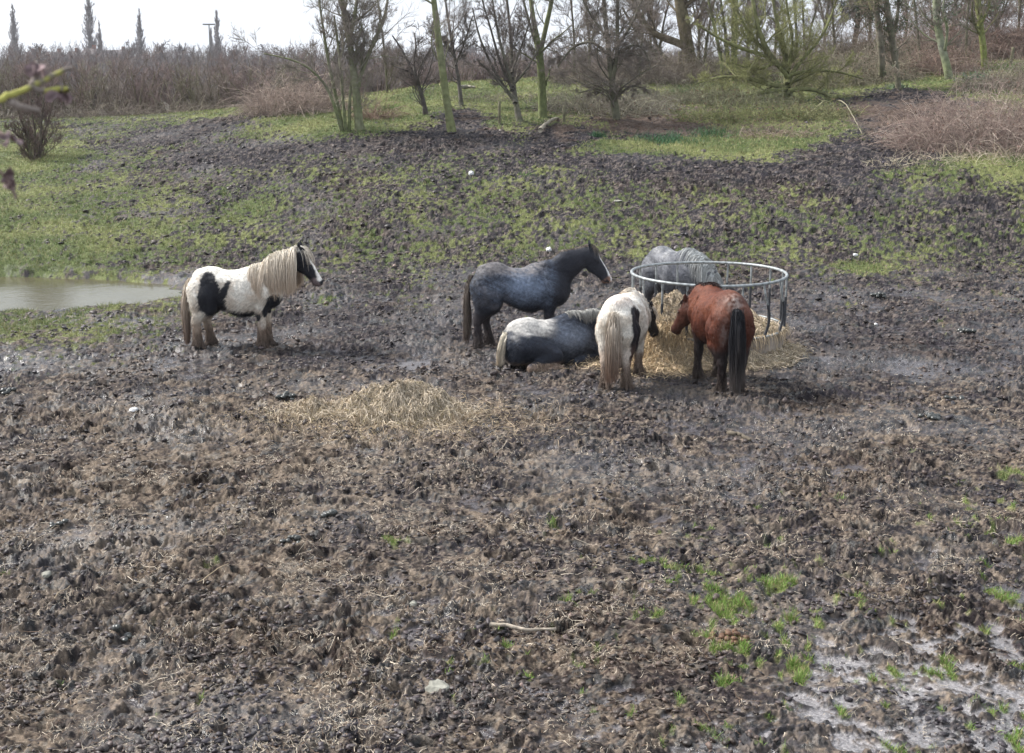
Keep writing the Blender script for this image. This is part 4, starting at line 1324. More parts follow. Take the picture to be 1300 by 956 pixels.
def limbs(par, prad, nper, Lf, ang, K, rng, tmin=.2, tmax=1., trop=.1, jit=.12, rr=.55, rmin=.002, flat=0., lenfall=.45, taper=.35, down=0):
    """children for parents (N,K0,3)"""
    N, K0, _ = par.shape
    idx = np.repeat(np.arange(N), nper); n = len(idx)
    t = tmin+(tmax-tmin)*rng.rand(n)
    f = t*(K0-1); i = np.minimum(f.astype(int), K0-2); u = (f-i)[:, None]
    pos = par[idx, i]*(1-u)+par[idx, i+1]*u
    pd = norm(par[idx, i+1]-par[idx, i])
    pr = prad[idx, i]*(1-u[:, 0])+prad[idx, i+1]*u[:, 0]
    rnd = rng.randn(n, 3); rnd[:, 2] *= (1-flat)
    perp = norm(rnd-pd*(rnd*pd).sum(-1, keepdims=True))
    a = ang*rng.uniform(.6, 1.35, n)[:, None]
    d = norm(pd*np.cos(a)+perp*np.sin(a))
    plen = np.linalg.norm(np.diff(par, axis=1), axis=2).sum(1)[idx]
    L = Lf*plen*(1-lenfall*t)*rng.uniform(.55, 1.25, n)
    r0 = np.maximum(pr*rr*rng.uniform(.6, 1.1, n), rmin)
    pts = [pos]; 
    curl = rng.randn(n, 3)*jit
    for k in range(K-1):
        d = norm(d+rng.randn(n, 3)*jit+curl*.5+np.array([0, 0, trop-down*k/(K-1)]))
        pts.append(pts[-1]+d*(L/(K-1))[:, None])
    pts = np.stack(pts, 1)
    rad = r0[:, None]*np.linspace(1, taper, K)[None]
    return pts, np.maximum(rad, rmin*.6)

def tree_mesh(name, label, base, stems, spec, rng, bark=(.19, .175, .14), moss=(.14, .165, .07), mossy=.5, twig=(.19, .155, .14), twig2=None, group=None, kindn='bare_tree',
              leaves=None, cat='tree', parts=('trunk', 'crown')):
    """stems: list of (points relative to base, radii). spec: list of dicts per level"""
    root = empty(kindn, base, 0, label=label, cat=cat, group=group)
    tv = []
    K0 = 14; par, prad = [], []
    for p, r in stems:
        q, rr = resample(p, r, K0); par.append(q); prad.append(rr)
    par = np.array(par); prad = np.array(prad)
    def bcol(pts, lift=1.):
        m = np.clip(mossy*1.2-.10*pts[..., 2]+.5*pn(pts[..., 0]*3+pts[..., 2]*2.1, pts[..., 2]*1.6+pts[..., 1]*3, 3), 0, 1)[..., None]
        return (np.array(bark)*(1-m)+np.array(moss)*m)
    v, f, c = tubes(par, prad, 12, bcol(par))
    c = c*(1+.25*pn(v[:, 0]*9+v[:, 1]*5, v[:, 2]*4, 8)[:, None])
    v = v+(rng.rand(len(v), 1)*.0)+np.stack([pn(v[:, 2]*5, v[:, 0]*9+v[:, 1]*9, 4)]*3, -1)*np.repeat(prad.ravel(), 12)[:, None]*.16
    mesh(parts[0], v, f, M_bark, c, True, parent=root)
    levels = []; P_, R_ = par, prad
    allp = [(par, prad)]
    for li, s in enumerate(spec):
        s = dict(s); src = s.pop('src', None); sides = s.pop('sides', 4); wgt = s.pop('col', None)
        P0, R0 = (P_, R_) if src is None else allp[src]
        P1, R1 = limbs(P0, R0, rng=rng, **s)
        P1[..., 2] = np.where(P1[..., 2] < .05, .05+.1*rng.rand(*P1[..., 2].shape), P1[..., 2]) if s.get('clampz', False) else P1[..., 2]
        allp.append((P1, R1)); P_, R_ = P1, R1
        k = (li+1)/len(spec)
        cc = bcol(P1)*(1-k)+np.array(twig)*k
        if twig2 is not None:
            mm = (rng.rand(len(P1), 1, 1) < .5); cc = np.where(mm & (k > .5), np.array(twig2)*1., cc)
        cc = cc*rng.uniform(.7, 1.3, (len(P1), 1, 1))
        levels.append(tubes(P1, R1, sides, cc))
    if levels:
        v, f, c = join(levels)
        mesh(parts[1], v, f, M_twig, c, True, parent=root)
    if leaves:
        lp = allp[-1][0]; n = leaves['n']
        i = rng.randint(0, len(lp), n); k = rng.randint(1, lp.shape[1], n)
        p = lp[i, k]+rng.randn(n, 3)*leaves.get('sp', .05)
        d = norm(rng.randn(n, 3)); L = leaves['L']*rng.uniform(.6, 1.3, n)
        pts = np.stack([p, p+d*L[:, None]*.5, p+d*L[:, None]], 1)
        cc = np.array(leaves['c'])*rng.uniform(.5, 1.5, (n, 1))
        v, f, c = ribbons(pts, leaves['L']*.55, cc, rng=rng)
        mesh(leaves.get('name', 'leaves'), v, f, M_grass, c, False, parent=root)
    return root

def world_at(px, row, d):
    """point at distance d that lies on the given photo pixel"""
    dx, dy, dz = ray(px, row); t = d/dy
    return np.array([dx*t, d, CZ+dz*t])

def stem_from_px(lst, d, rng, base, depth=.6):
    pts = []; rad = []
    dd = 0
    for i, (px, row, wpx) in enumerate(lst):
        q = world_at(px, row, d+dd); pts.append(q-base); rad.append(wpx*.43/F*d)
        dd += rng.uniform(-1, 1)*depth*.4
    return pts, rad

def photo_tree(label, px, row, d, stems, spec, seed, **kw):
    rng = np.random.RandomState(seed)
    if d is None:
        x, d, z = P(px, row)
    else: x, d, z = at(px, d)
    base = np.array([x, d, z-.08])
    st = []
    for s in stems:
        s = list(s)
        s0 = (s[0][0], s[0][1]+3, s[0][2]*1.25)
        st.append(stem_from_px([s0]+s, d, rng, base))
    for k, (p, r) in enumerate(st):
        if k == 0 or abs(stems[k][0][1]-stems[0][0][1]) < 6: p[0][2] = -.15
    return tree_mesh('t', label, tuple(base), st, spec, rng, **kw)

def S(n, L, a, K=6, **k): return dict(nper=n, Lf=L, ang=a, K=K, **k)
GRP = 'leafless trees along the top of the bank'
# fine-twigged crowns need a few thousand twigs each
def crown(nl=11, l1=.38, n2=6, n3=6, n4=3, flat=0, trop=.06, a=.85, tmin=.3, rm=.0055, down=0, jit=.12, f=1.08):
    nl = int(nl*1.6); n2 += 2; n3 += 1; n4 += 2
    return [S(nl, l1*f, a, 8, tmin=tmin, rr=.38, trop=trop, jit=jit, sides=5, rmin=.010, down=down),
            S(n2, .60, .70, 7, tmin=.15, rr=.50, trop=trop*1.5, jit=jit*.8, sides=4, rmin=.007, down=down),
            S(n3, .62, .6, 5, tmin=.1, rr=.6, trop=trop*1.2, jit=jit*.9, sides=3, rmin=.0045, down=down),
            S(n4, .68, .5, 4, tmin=.1, rr=.7, trop=.06, jit=jit, sides=3, rmin=rm*.8, down=down*.5)]

photo_tree('multi stemmed bare tree with mossy trunk and wide twiggy crown, leftmost of the row', 455, 165, None,
  [[(457,165,14),(452,120,12),(448,80,10),(443,40,9),(434,5,8),(425,-45,6),(420,-90,3)],
   [(446,40,6),(452,10,5),(458,-40,3)],
   [(454,108,7),(465,75,5),(478,45,5),(492,15,4),(494,-30,3)],
   [(436,167,7),(428,130,5),(420,95,5),(412,50,4),(405,0,3)],
   [(439,167,6),(434,110,4),(430,60,4),(424,20,3)],
   [(443,166,6),(444,120,4),(448,80,3),(460,30,2)],
   [(434,166,5),(418,110,4),(385,78,3),(335,68,2)]],
  crown(7, .40, 6, 5, 3, tmin=.30), 201, twig=(.21, .18, .16), mossy=.55, group=GRP)
photo_tree('small crooked dark tree with zigzag branches between the first two green trunks', 540, 146, None,
  [[(541,146,8),(536,120,6),(530,105,5),(522,88,4),(512,65,3),(498,45,2)],
   [(530,105,4),(524,80,4),(529,60,3),(526,42,2)],
   [(536,118,4),(528,95,3),(541,70,2),(552,55,1.5)],
   [(522,92,3),(512,88,2.5),(500,84,1.5)]],
  crown(6, .42, 4, 4, 2, tmin=.2), 202, bark=(.085, .075, .07), mossy=.1, twig=(.13, .11, .10), group=GRP)
photo_tree('slender leaning tree with a smooth mossy green trunk standing in the mud track', 573, 168, None,
  [[(574,167,13),(567,130,11),(561,85,10),(556,40,9),(550,0,8),(545,-60,6),(542,-110,3)]],
  crown(9, .30, 5, 4, 3, tmin=.35), 203, mossy=.85, moss=(.15, .165, .075), bark=(.2, .19, .14), group=GRP)
photo_tree('thin dark tree further back on the crest behind the leaning green trunk', 586, 134, None,
  [[(586,134,7),(582,100,5),(577,70,5),(571,40,4),(565,0,3),(562,-30,2)],
   [(579,80,3),(590,55,2.5),(600,20,2)], [(577,72,3),(562,50,2),(548,30,1.5)]],
  crown(10, .42, 6, 5, 3, tmin=.3), 204, mossy=.1, bark=(.11, .10, .09), twig=(.16, .14, .13), group=GRP)
photo_tree('forked tree with dark fan of upright limbs from a short leaning trunk', 661, 157, None,
  [[(661,157,10),(654,130,9),(649,95,7),(650,60,5),(646,20,4),(640,-30,3)],
   [(654,128,6),(640,112,5),(622,80,4),(607,45,3),(600,10,2)],
   [(650,112,5),(636,85,4),(624,40,3),(612,0,2)],
   [(648,100,5),(636,60,4),(628,20,3),(622,-20,2)],
   [(650,90,4),(660,65,3),(672,30,2),(680,-10,1.5)],
   [(651,108,4),(668,90,3),(685,60,2)], [(642,114,4),(625,95,3),(605,75,2)]],
  crown(6, .36, 5, 5, 3, tmin=.3), 205, mossy=.22, bark=(.11, .10, .085), twig=(.17, .145, .135), group=GRP)
photo_tree('straight green barked tree forking into two upright limbs', 689, 148, None,
  [[(689,148,13),(688,110,11),(686,70,10),(679,35,7),(673,0,6),(668,-60,4)],
   [(686,66,7),(693,35,7),(701,0,6),(708,-60,4)],
   [(686,75,4),(677,50,3),(670,20,3),(662,-10,2)],
   [(693,105,3),(697,95,2.5),(698,88,2)]],
  crown(6, .30, 5, 4, 3, tmin=.45), 206, mossy=.75, bark=(.13, .125, .08), group=GRP)
photo_tree('dense dark hawthorn with drooping tangled twigs in the middle of the bank', 783, 152, None,
  [[(783,151,12),(779,125,11),(776,95,9),(772,60,7),(768,20,6),(764,-30,4)],
   [(778,100,6),(785,60,6),(783,20,5),(786,-30,3)],
   [(774,70,5),(750,50,4),(725,60,3),(708,85,2)],
   [(776,80,5),(800,55,4),(818,60,3),(826,85,2)],
   [(772,50,4),(750,20,3),(735,-10,2)], [(783,60,5),(803,30,4),(815,0,3)],
   [(779,118,5),(757,112,3),(735,118,2)],[(781,125,4),(800,108,3),(820,112,2)]],
  crown(8, .42, 6, 6, 3, tmin=.15, trop=.02, down=.12), 207, mossy=.25, bark=(.11, .10, .08), twig=(.20, .17, .15), group=GRP)
photo_tree('big rugged tree whose heavy limb arches out to the left', 874, 82, 58,
  [[(877,82,19),(872,55,17),(868,25,17),(862,0,16),(858,-50,12),(852,-110,7)],
   [(872,60,11),(855,52,11),(830,45,9),(812,25,8),(802,0,7),(790,-50,4)],
   [(862,15,7),(885,-5,6),(905,-40,4)]],
  crown(8, .34, 5, 4, 3, tmin=.4), 208, mossy=.4, bark=(.13, .105, .075), moss=(.12, .12, .045), group=GRP)
photo_tree('leaning dark double trunked tree just left of the big rugged tree', 842, 84, 60,
  [[(842,84,8),(830,65,8),(815,50,7),(805,35,5),(790,10,3)],
   [(860,84,6),(845,74,6),(832,62,5),(828,35,5),(820,10,4),(815,-30,2)],
   [(838,60,4),(842,30,3),(850,0,2)]],
  crown(7, .40, 5, 4, 3, tmin=.3), 209, mossy=.2, bark=(.10, .09, .075), group=GRP)
photo_tree('mossy tree with upright stems behind the sprawling willow', 932, 62, 56,
  [[(932,84,9),(932,50,9),(933,10,8),(936,-40,5)],
   [(918,84,6),(910,50,5),(903,15,4),(895,-20,3)],
   [(925,84,6),(921,40,4),(915,0,3)]],
  crown(8, .38, 5, 4, 3, tmin=.3), 210, mossy=.7, bark=(.1, .1, .06), group=GRP)
photo_tree('sprawling mossy yellow green willow with low spreading branches', 1000, 128, None,
  [[(1000,130,12),(999,110,11),(1000,85,8),(992,50,7),(984,20,5),(978,-20,3)],
   [(1000,104,7),(1012,80,6),(1030,65,5),(1048,40,4),(1060,10,3),(1066,-20,2)],
   [(999,95,6),(972,65,8),(962,35,6),(955,0,5),(950,-40,3)],
   [(999,90,6),(978,72,5),(940,62,5),(905,45,4),(885,30,3)],
   [(1001,85,5),(1008,50,5),(1000,20,4),(996,-20,2)],
   [(1000,110,7),(975,108,6),(940,96,4),(905,98,3),(880,108,2)],
   [(1000,112,6),(965,118,5),(925,125,3),(890,135,2)],
   [(1003,114,7),(1030,112,6),(1055,122,4),(1065,140,2)],
   [(1001,95,5),(1035,88,4),(1070,92,3),(1095,100,2)],
   [(972,65,4),(948,40,4),(930,0,3)], [(985,80,4),(960,90,3),(930,80,2)]],
  crown(7, .40, 6, 6, 3, tmin=.2, trop=.05, jit=.16), 211, mossy=.8, bark=(.12, .11, .07), moss=(.16, .17, .07), twig=(.22, .215, .11), twig2=(.31, .32, .13), group=GRP)
photo_tree('upright tree with ivy wrapped upper trunk at the top of the muddy track', 1141, 113, None,
  [[(1141,113,9),(1137,80,8),(1132,50,11),(1128,20,9),(1122,-20,7),(1118,-80,4)],
   [(1132,50,5),(1140,20,5),(1142,-20,4)], [(1120,90,9),(1118,50,10),(1112,10,8),(1108,-30,5)]],
  crown(9, .28, 5, 5, 3, tmin=.25, trop=-.02, down=.15), 212, mossy=.35, bark=(.17, .15, .12), moss=(.09, .10, .04), twig=(.22, .18, .14), group=GRP,
  leaves=dict(n=3000, L=.06, c=(.05, .075, .03), sp=.12, name='ivy_leaves'))
photo_tree('pale grey green trunk leaning left above the bramble patch', 1206, 100, None,
  [[(1206,99,12),(1198,70,11),(1191,40,11),(1187,10,10),(1190,-30,7),(1190,-90,4)],
   [(1200,60,4),(1204,35,4),(1195,15,3),(1203,-20,2)]],
  crown(9, .30, 5, 4, 3, tmin=.35), 213, mossy=.45, bark=(.20, .205, .165), moss=(.16, .19, .06), group=GRP,
  leaves=dict(n=500, L=.07, c=(.035, .075, .03), sp=.18, name='ivy_leaves'))
photo_tree('green mossy trunk rising from bright grass near the right edge', 1250, 90, None,
  [[(1250,90,9),(1249,60,9),(1244,30,9),(1241,0,9),(1238,-50,6),(1235,-100,3)],
   [(1244,32,5),(1256,10,4),(1262,-30,3)]],
  crown(9, .32, 5, 4, 3, tmin=.35), 214, mossy=.8, bark=(.15, .14, .08), moss=(.17, .19, .06), group=GRP,
  leaves=dict(n=300, L=.07, c=(.035, .075, .03), sp=.18, name='ivy_leaves'))
photo_tree('dark leafy evergreen tree on the skyline between the willow and ivy tree', 1085, 56, 66,
  [[(1084,60,8),(1088,35,7),(1092,10,6),(1094,-20,4)], [(1089,32,5),(1080,5,4),(1070,-20,2)], [(1090,20,5),(1104,0,4),(1112,-20,2)]],
  crown(9, .5, 5, 4, 3, tmin=.3), 215, mossy=.1, bark=(.07, .07, .05), group=GRP,
  leaves=dict(n=4200, L=.11, c=(.030, .055, .028), sp=.22, name='leaves'))
photo_tree('thin bare tree on the skyline at the right edge', 1280, 40, 70,
  [[(1268,48,6),(1266,20,5),(1260,-10,4),(1255,-50,2)], [(1267,30,3),(1278,5,3),(1290,-30,2)]],
  crown(9, .5, 5, 4, 3, tmin=.25), 216, mossy=.2, bark=(.1, .09, .07), group=GRP,
  leaves=dict(n=500, L=.09, c=(.04, .07, .035), sp=.2, name='leaves'))
photo_tree('thin bare tree on the skyline behind the leaning grey trunk', 1215, 45, 70,
  [[(1208,60,6),(1212,20,5),(1216,-20,3)], [(1210,40,3),(1225,10,3),(1232,-30,2)]],
  crown(9, .5, 5, 4, 3, tmin=.25), 217, mossy=.2, bark=(.1, .09, .07), group=GRP,
  leaves=dict(n=1400, L=.10, c=(.04, .075, .035), sp=.22, name='leaves'))
photo_tree('slim pair of grey stems on the skyline right of the willow', 1022, 60, 64,
  [[(1013,75,5),(1011,40,4),(1008,0,4),(1006,-40,2)], [(1028,78,4),(1027,40,3),(1036,15,3),(1046,-20,2)], [(1022,76,4),(1020,30,3),(1018,-20,2)]],
  crown(8, .35, 5, 4, 2, tmin=.3), 218, mossy=.3, bark=(.12, .12, .09), group=GRP)
photo_tree('bushy multi stemmed sapling growing alone on grass near the pond', 40, 200, None,
  [[(40,201,6),(36,180,4),(28,155,3),(20,130,2)], [(44,201,5),(45,170,4),(40,140,3),(38,115,2)], [(48,201,5),(54,175,3),(62,150,2),(68,128,1.5)],
   [(42,201,4),(30,180,3),(15,165,2)], [(50,200,4),(52,160,3),(56,120,2)]],
  crown(9, .42, 5, 4, 2, tmin=.15, trop=.1), 219, mossy=.2, bark=(.11, .09, .075), twig=(.13, .09, .085), cat='shrub', kindn='shrub')

# --- hedges and thickets -------------------------------------------------------
def bush_proto(seed, h=2.7, w=1.0, n=16, twig=(.21, .155, .15), dens=1.0):
    rng = np.random.RandomState(seed); st = []
    for i in range(n):
        a = rng.rand()*2*PI; r = rng.rand()*.3; b = V3(math.cos(a)*r, math.sin(a)*r, -.1)
        t = V3(rng.randn()*w*.5, rng.randn()*w*.4, h*rng.uniform(.65, 1.05))
        st.append(([b, b*.6+t*.4+rng.randn(3)*.1, t], [.055 if n < 12 else .03, .03, .008]))
    spec = [S(7, .42, .6, 6, tmin=.1, rr=.6, trop=.10, jit=.14, sides=4, rmin=.009),
            S(int(6*dens), .6, .6, 5, tmin=.1, rr=.6, trop=.08, jit=.14, sides=3, rmin=.006),
            S(4, .7, .55, 4, tmin=.1, rr=.7, trop=.06, jit=.16, sides=3, rmin=.0045)]
    return st, spec, rng, twig
def bush_row(kind, positions, protos, labelf, group, cat='shrub'):
    made = {}
    for i, (x, y, z, s, sz) in enumerate(positions):
        k = i % len(protos)
        if k not in made:
            st, spec, rng, twig = bush_proto(*protos[k][0], **protos[k][1])
            made[k] = tree_mesh('b', labelf(i), (x, y, z), st, spec, rng, bark=(.15, .12, .10), mossy=.25, twig=twig, kindn=kind, cat=cat, group=group, parts=('stems', 'twigs'))
            o = made[k]
        else:
            o = copy_tree(made[k]); o['label'] = labelf(i)
        o.location = (x, y, z); o.rotation_euler = (0, 0, (i*2.399) % (2*PI)); o.scale = (s, s, sz)
rng = np.random.RandomState(31)
pos = []
for i, px in enumerate(np.arange(-60, 372, 30)):
    x, y, z = at(px+rng.uniform(-6, 6), 60+rng.uniform(-.8, .8)); top = zrow(73+rng.uniform(-6, 6)+px*.01, 60)
    pos.append((x, y, z-.05, 1.0, (top-z)/2.9))
H1 = 'leafless bushes of the hedge behind the pond'
bush_row('hedge_bush', pos, [((41,), dict(n=8, w=1.5)), ((42,), dict(n=6, w=1.7, twig=(.26, .185, .175))), ((43,), dict(n=7, w=1.5, twig=(.23, .215, .15))), ((44,), dict(n=9, w=1.3, twig=(.24, .20, .18)))],
         lambda i: 'tangled leafless brown hedge bush in the long hedge behind the pond', H1)
pos = []
for i, px in enumerate(list(np.arange(-50, 330, 40))+list(np.arange(330, 860, 25))):
    d = 72+rng.uniform(-2, 2) if px > 330 else 65+rng.uniform(-1, 1)
    x, y, z = at(px, d); top = zrow(69+rng.uniform(-6, 4), d)
    pos.append((x, y, z-.1, 1.35, (top-z)/2.9))
bush_row('thicket_bush', pos, [((51,), dict(w=1.3, twig=(.21, .155, .15))), ((52,), dict(w=1.3, twig=(.19, .15, .15))), ((53,), dict(w=1.3, twig=(.22, .17, .15)))],
         lambda i: 'dull purple brown leafless bush in the thicket beyond the crest', 'bushes of the thicket beyond the crest')

def brambles(label, px, row, rx, ry, h, n, seed, c=(.16, .095, .08), c2=(.24, .17, .12), d=None, leaf=0, group='bramble thickets on the bank', Lmul=1.):
    rng = np.random.RandomState(seed)
    x0, y0, z0 = P(px, row) if d is None else at(px, d)
    root = empty('bramble_thicket', (x0, y0, z0), 0, label=label, cat='brambles', group=group)
    r = np.sqrt(rng.rand(n)); a = rng.rand(n)*2*PI
    X = r*np.cos(a)*rx; Y = r*np.sin(a)*ry
    Z = ground0(x0+X, y0+Y)-z0-.05
    edge = 1-r**2.5*.55
    L = h*rng.uniform(.8, 2.0, n)*edge*Lmul
    d0 = norm(np.stack([rng.randn(n)*.5+X/rx*.4, rng.randn(n)*.5+Y/ry*.4, np.ones(n)*1.1], -1))
    K = 9; pts = [np.stack([X, Y, Z], -1)]; dd = d0; curl = rng.randn(n, 3)*.09
    for k in range(K-1):
        dd = norm(dd+np.array([0, 0, -.20])+curl+rng.randn(n, 3)*.05); pts.append(pts[-1]+dd*(L/(K-1))[:, None])
    pts = np.stack(pts, 1)
    gz = (ground0(x0+pts[..., 0].ravel(), y0+pts[..., 1].ravel())-z0).reshape(n, K); pts[..., 2] = np.maximum(pts[..., 2], gz+.01)
    R0 = np.full((n, K), .006)*np.linspace(1.2, .5, K)[None]*rng.uniform(.6, 1.3, (n, 1))
    m = rng.rand(n, 1) < .35; cc = np.where(m, np.array(c2), np.array(c))*rng.uniform(.6, 1.35, (n, 1))
    v, f, col = tubes(pts, R0, 3, cc)
    mesh('canes', v, f, M_twig, col, True, parent=root)
    T, Rt = limbs(pts, R0, 6, .22, .8, 4, rng, tmin=.15, trop=.02, jit=.2, rmin=.0035)
    gz = (ground0(x0+T[..., 0].ravel(), y0+T[..., 1].ravel())-z0).reshape(T.shape[:2]); T[..., 2] = np.maximum(T[..., 2], gz+.01)
    v, f, col = tubes(T, Rt, 3, np.repeat(cc, 6, 0)*rng.uniform(.7, 1.3, (len(T), 1)))
    mesh('twigs', v, f, M_twig, col, True, parent=root)
    if leaf:
        i = rng.randint(0, len(T), leaf); p = T[i, rng.randint(0, 4, leaf)]
        q = norm(rng.randn(leaf, 3)); lc = np.where(rng.rand(leaf, 1) < .6, np.array([.14, .07, .045]), np.array([.06, .085, .035]))*rng.uniform(.6, 1.4, (leaf, 1))
        pts = np.stack([p, p+q*.03, p+q*.06], 1); v, f, col = ribbons(pts, .035, lc, rng=rng)
        mesh('leaves', v, f, M_grass, col, False, parent=root)
    return root
brambles('dull brown leafless bramble patch on the bank at the right edge of the paddock', 1265, 178, 3.0, 1.9, 1.15, 2400, 61, c=(0.266, 0.199, 0.173), c2=(0.419, 0.347, 0.293), leaf=1200, Lmul=1.15)
brambles('low sparse brambles beside the muddy track, below the ivy wrapped tree', 1185, 165, 1.2, .8, .45, 260, 62, c=(0.268, 0.205, 0.175), c2=(0.423, 0.358, 0.296))
brambles('dark red brown bramble mass along the skyline behind the right hand trunks', 1220, 70, 5.2, 2.2, 2.0, 3200, 63, d=62, c=(0.220, 0.155, 0.132), c2=(0.318, 0.237, 0.197), leaf=5200, Lmul=1.0)
brambles('grey brown bramble mass on the skyline right of the willow', 1075, 80, 3.2, 1.6, 1.6, 2000, 64, d=60, c=(0.181, 0.150, 0.121), c2=(0.269, 0.233, 0.173), leaf=1200)
brambles('pale pinkish brush between the hedge and the multi stemmed tree', 372, 140, 1.7, 1.2, 1.3, 900, 65, d=49, c=(0.299, 0.233, 0.201), c2=(0.419, 0.347, 0.293))
brambles('rust brown dead stems at the foot of the multi stemmed tree', 475, 150, .7, .5, .8, 170, 66, c=(0.213, 0.142, 0.113), c2=(0.291, 0.219, 0.174))
brambles('grey green tangle of low twigs under the hawthorn', 770, 140, 2.4, 1.5, .85, 1000, 67, c=(0.191, 0.173, 0.140), c2=(0.299, 0.282, 0.213), leaf=500)
brambles('green tinged low twigs spreading left of the willow base', 925, 130, 2.6, 1.5, .7, 900, 68, c=(0.181, 0.179, 0.116), c2=(0.273, 0.272, 0.167), leaf=900)
brambles('olive brush on the slope right of the willow base', 1060, 108, 2.0, 1.3, .75, 700, 69, c=(0.207, 0.195, 0.132), c2=(0.305, 0.282, 0.190), leaf=600)
brambles('thin bare brush on the crest between the leaning and forked trees', 640, 120, 2.2, 1.0, .45, 220, 70, c=(0.171, 0.148, 0.123), c2=(0.260, 0.232, 0.179), d=50)

brambles('dark grey scrub behind the hawthorn, left of the big rugged tree', 800, 96, 3.2, 1.6, 1.3, 1300, 71, d=56, c=(0.168, 0.137, 0.120), c2=(0.271, 0.235, 0.189))
brambles('brown scrub on the crest between the mossy upright tree and the willow', 905, 88, 2.6, 1.4, 1.2, 1200, 72, d=57, c=(0.185, 0.161, 0.120), c2=(0.288, 0.259, 0.190), leaf=600)
brambles('tangled scrub filling the gap between the willow and the ivy wrapped tree', 1090, 102, 2.2, 1.4, 1.2, 1300, 73, c=(0.214, 0.188, 0.139), c2=(0.344, 0.304, 0.232), leaf=900)
brambles('reddish brown scrub round the foot of the pale leaning trunk', 1175, 88, 2.4, 1.2, 1.2, 1200, 74, d=56, c=(0.222, 0.160, 0.134), c2=(0.337, 0.262, 0.214), leaf=1200)
brambles('greyish twiggy scrub at the right edge, between mossy trunk and bramble patch', 1290, 110, 2.0, 1.2, 1.0, 900, 75, c=(0.227, 0.193, 0.157), c2=(0.372, 0.324, 0.264), leaf=900)
brambles('low brown stems on the grassy ledge below the willow', 975, 172, 1.6, .8, .35, 260, 76, c=(0.211, 0.157, 0.124), c2=(0.361, 0.299, 0.234))
brambles('straw coloured dead stalks on the grass bank at the right edge', 1230, 205, 3.0, .7, .4, 260, 77, c=(0.418, 0.353, 0.263), c2=(0.498, 0.447, 0.336))
for a_ in [('thin straight bare sapling between the hawthorn and big rugged tree', 812, 100, 55, [[(812,100,4),(814,60,4),(818,10,3),(820,-40,2)]], 301),
           ('thin bare sapling leaning right, between rugged tree and mossy upright tree', 895, 90, 57, [[(893,92,4),(897,50,4),(906,5,3),(914,-40,2)]], 302),
           ('slim bare pole tree right of the willow crown', 1062, 80, 60, [[(1062,80,4),(1058,40,4),(1056,0,3),(1054,-40,2)]], 303),
           ('slim dark pole tree just left of the pale leaning trunk', 1168, 88, 57, [[(1168,90,5),(1166,45,4),(1160,0,4),(1156,-40,2)]], 304),
           ('slim bare tree between the pale leaning trunk and the mossy trunk', 1228, 82, 58, [[(1228,84,4),(1226,45,4),(1230,0,3),(1233,-40,2)]], 305),
           ('thin bare tree between the straight green tree and the hawthorn', 728, 104, 56, [[(728,106,4),(730,60,3),(726,15,3),(722,-30,2)]], 306),
           ('thin bare tree behind the fork of the multi stemmed tree', 492, 122, 53, [[(492,124,4),(490,85,3),(486,45,3),(480,5,2)]], 307)]:
    photo_tree(a_[0], a_[1], a_[2], a_[3], a_[4], crown(12, .42, 5, 5, 2, tmin=.2), a_[5], mossy=.25, bark=(.11, .10, .075), group=GRP)

brambles('tangled dead undergrowth along the foot of the hedge behind the pond', 150, 150, 8.0, .9, .75, 1500, 78, d=58.3, c=(0.192, 0.157, 0.136), c2=(0.297, 0.261, 0.203))
pole = photo_tree('tall thin leafless pole tree in the crowded thicket along the skyline', 960, 76, 63, [[(960,76,5),(962,35,4),(958,-5,4),(956,-50,2)],[(962,40,3),(972,5,2),(980,-40,1.5)]],
   crown(12, .40, 5, 5, 2, tmin=.2), 320, mossy=.3, bark=(.13, .12, .09), group='tall thin pole trees along the skyline')
for i_, px_ in enumerate([748, 826, 886, 948, 985, 1046, 1102, 1150, 1182, 1236, 1262, 1292, 1312]):
    o_ = copy_tree(pole); x_, y_, z_ = at(px_, 61+(i_*37 % 9)); o_.location = (x_, y_, z_-.1); o_.rotation_euler = (0, 0, i_*1.9); sc_ = .8+.35*((i_*53 % 10)/10); o_.scale = (sc_, sc_, sc_*1.05)

brambles('mossy green low brush on the bank face left of the willow base', 940, 152, 2.4, 1.0, .55, 700, 81, c=(.13, .14, .06), c2=(.22, .24, .10), leaf=500)
brambles('mossy tangled brush on the bank face below the willow trunk', 1030, 148, 1.8, 1.0, .5, 520, 82, c=(.14, .14, .07), c2=(.26, .26, .13), leaf=300)
brambles('grey brown low twigs on the bank face below the big rugged tree', 868, 128, 2.2, 1.2, .6, 620, 83, c=(.15, .14, .10), c2=(.25, .23, .17), leaf=400)

# --- far trees and buildings on the horizon ---------------------------------------
def poplar(px, top, d, wpx, seed, label):
    rng = np.random.RandomState(seed); x = (px-CX)/F*d; zt = zrow(top, d); w_ = wpx/F*d
    st = [([V3(0, 0, 0), V3(0, 0, zt*.5), V3(0, 0, zt)], [.45, .25, .05])]
    spec = [S(120, .27, .42, 6, tmin=.08, rr=.4, trop=.26, jit=.05, sides=3, rmin=.045, lenfall=.85),
            S(10, .45, .4, 4, tmin=.1, rr=.6, trop=.25, jit=.08, sides=3, rmin=.035), S(4, .5, .4, 3, tmin=.1, rr=.6, trop=.2, jit=.08, sides=3, rmin=.025)]
    o = tree_mesh('p', label, (x, d, 0), st, spec, rng, bark=(.24, .23, .23), mossy=0, twig=(.27, .25, .26), kindn='poplar_tree', cat='tree', group='bare poplars on the far horizon')
    sx = w_/(.13*zt); o.scale = (min(max(sx, .6), 2.4),)*2+(1,)
poplar(33, 8, 340, 15, 71, 'narrow bare poplar on the horizon, first from the left')
poplar(127, -6, 340, 20, 72, 'tallest and widest bare poplar on the horizon, above the red brick house')
poplar(139, 28, 345, 9, 73, 'short bare poplar touching the right side of the tallest one')
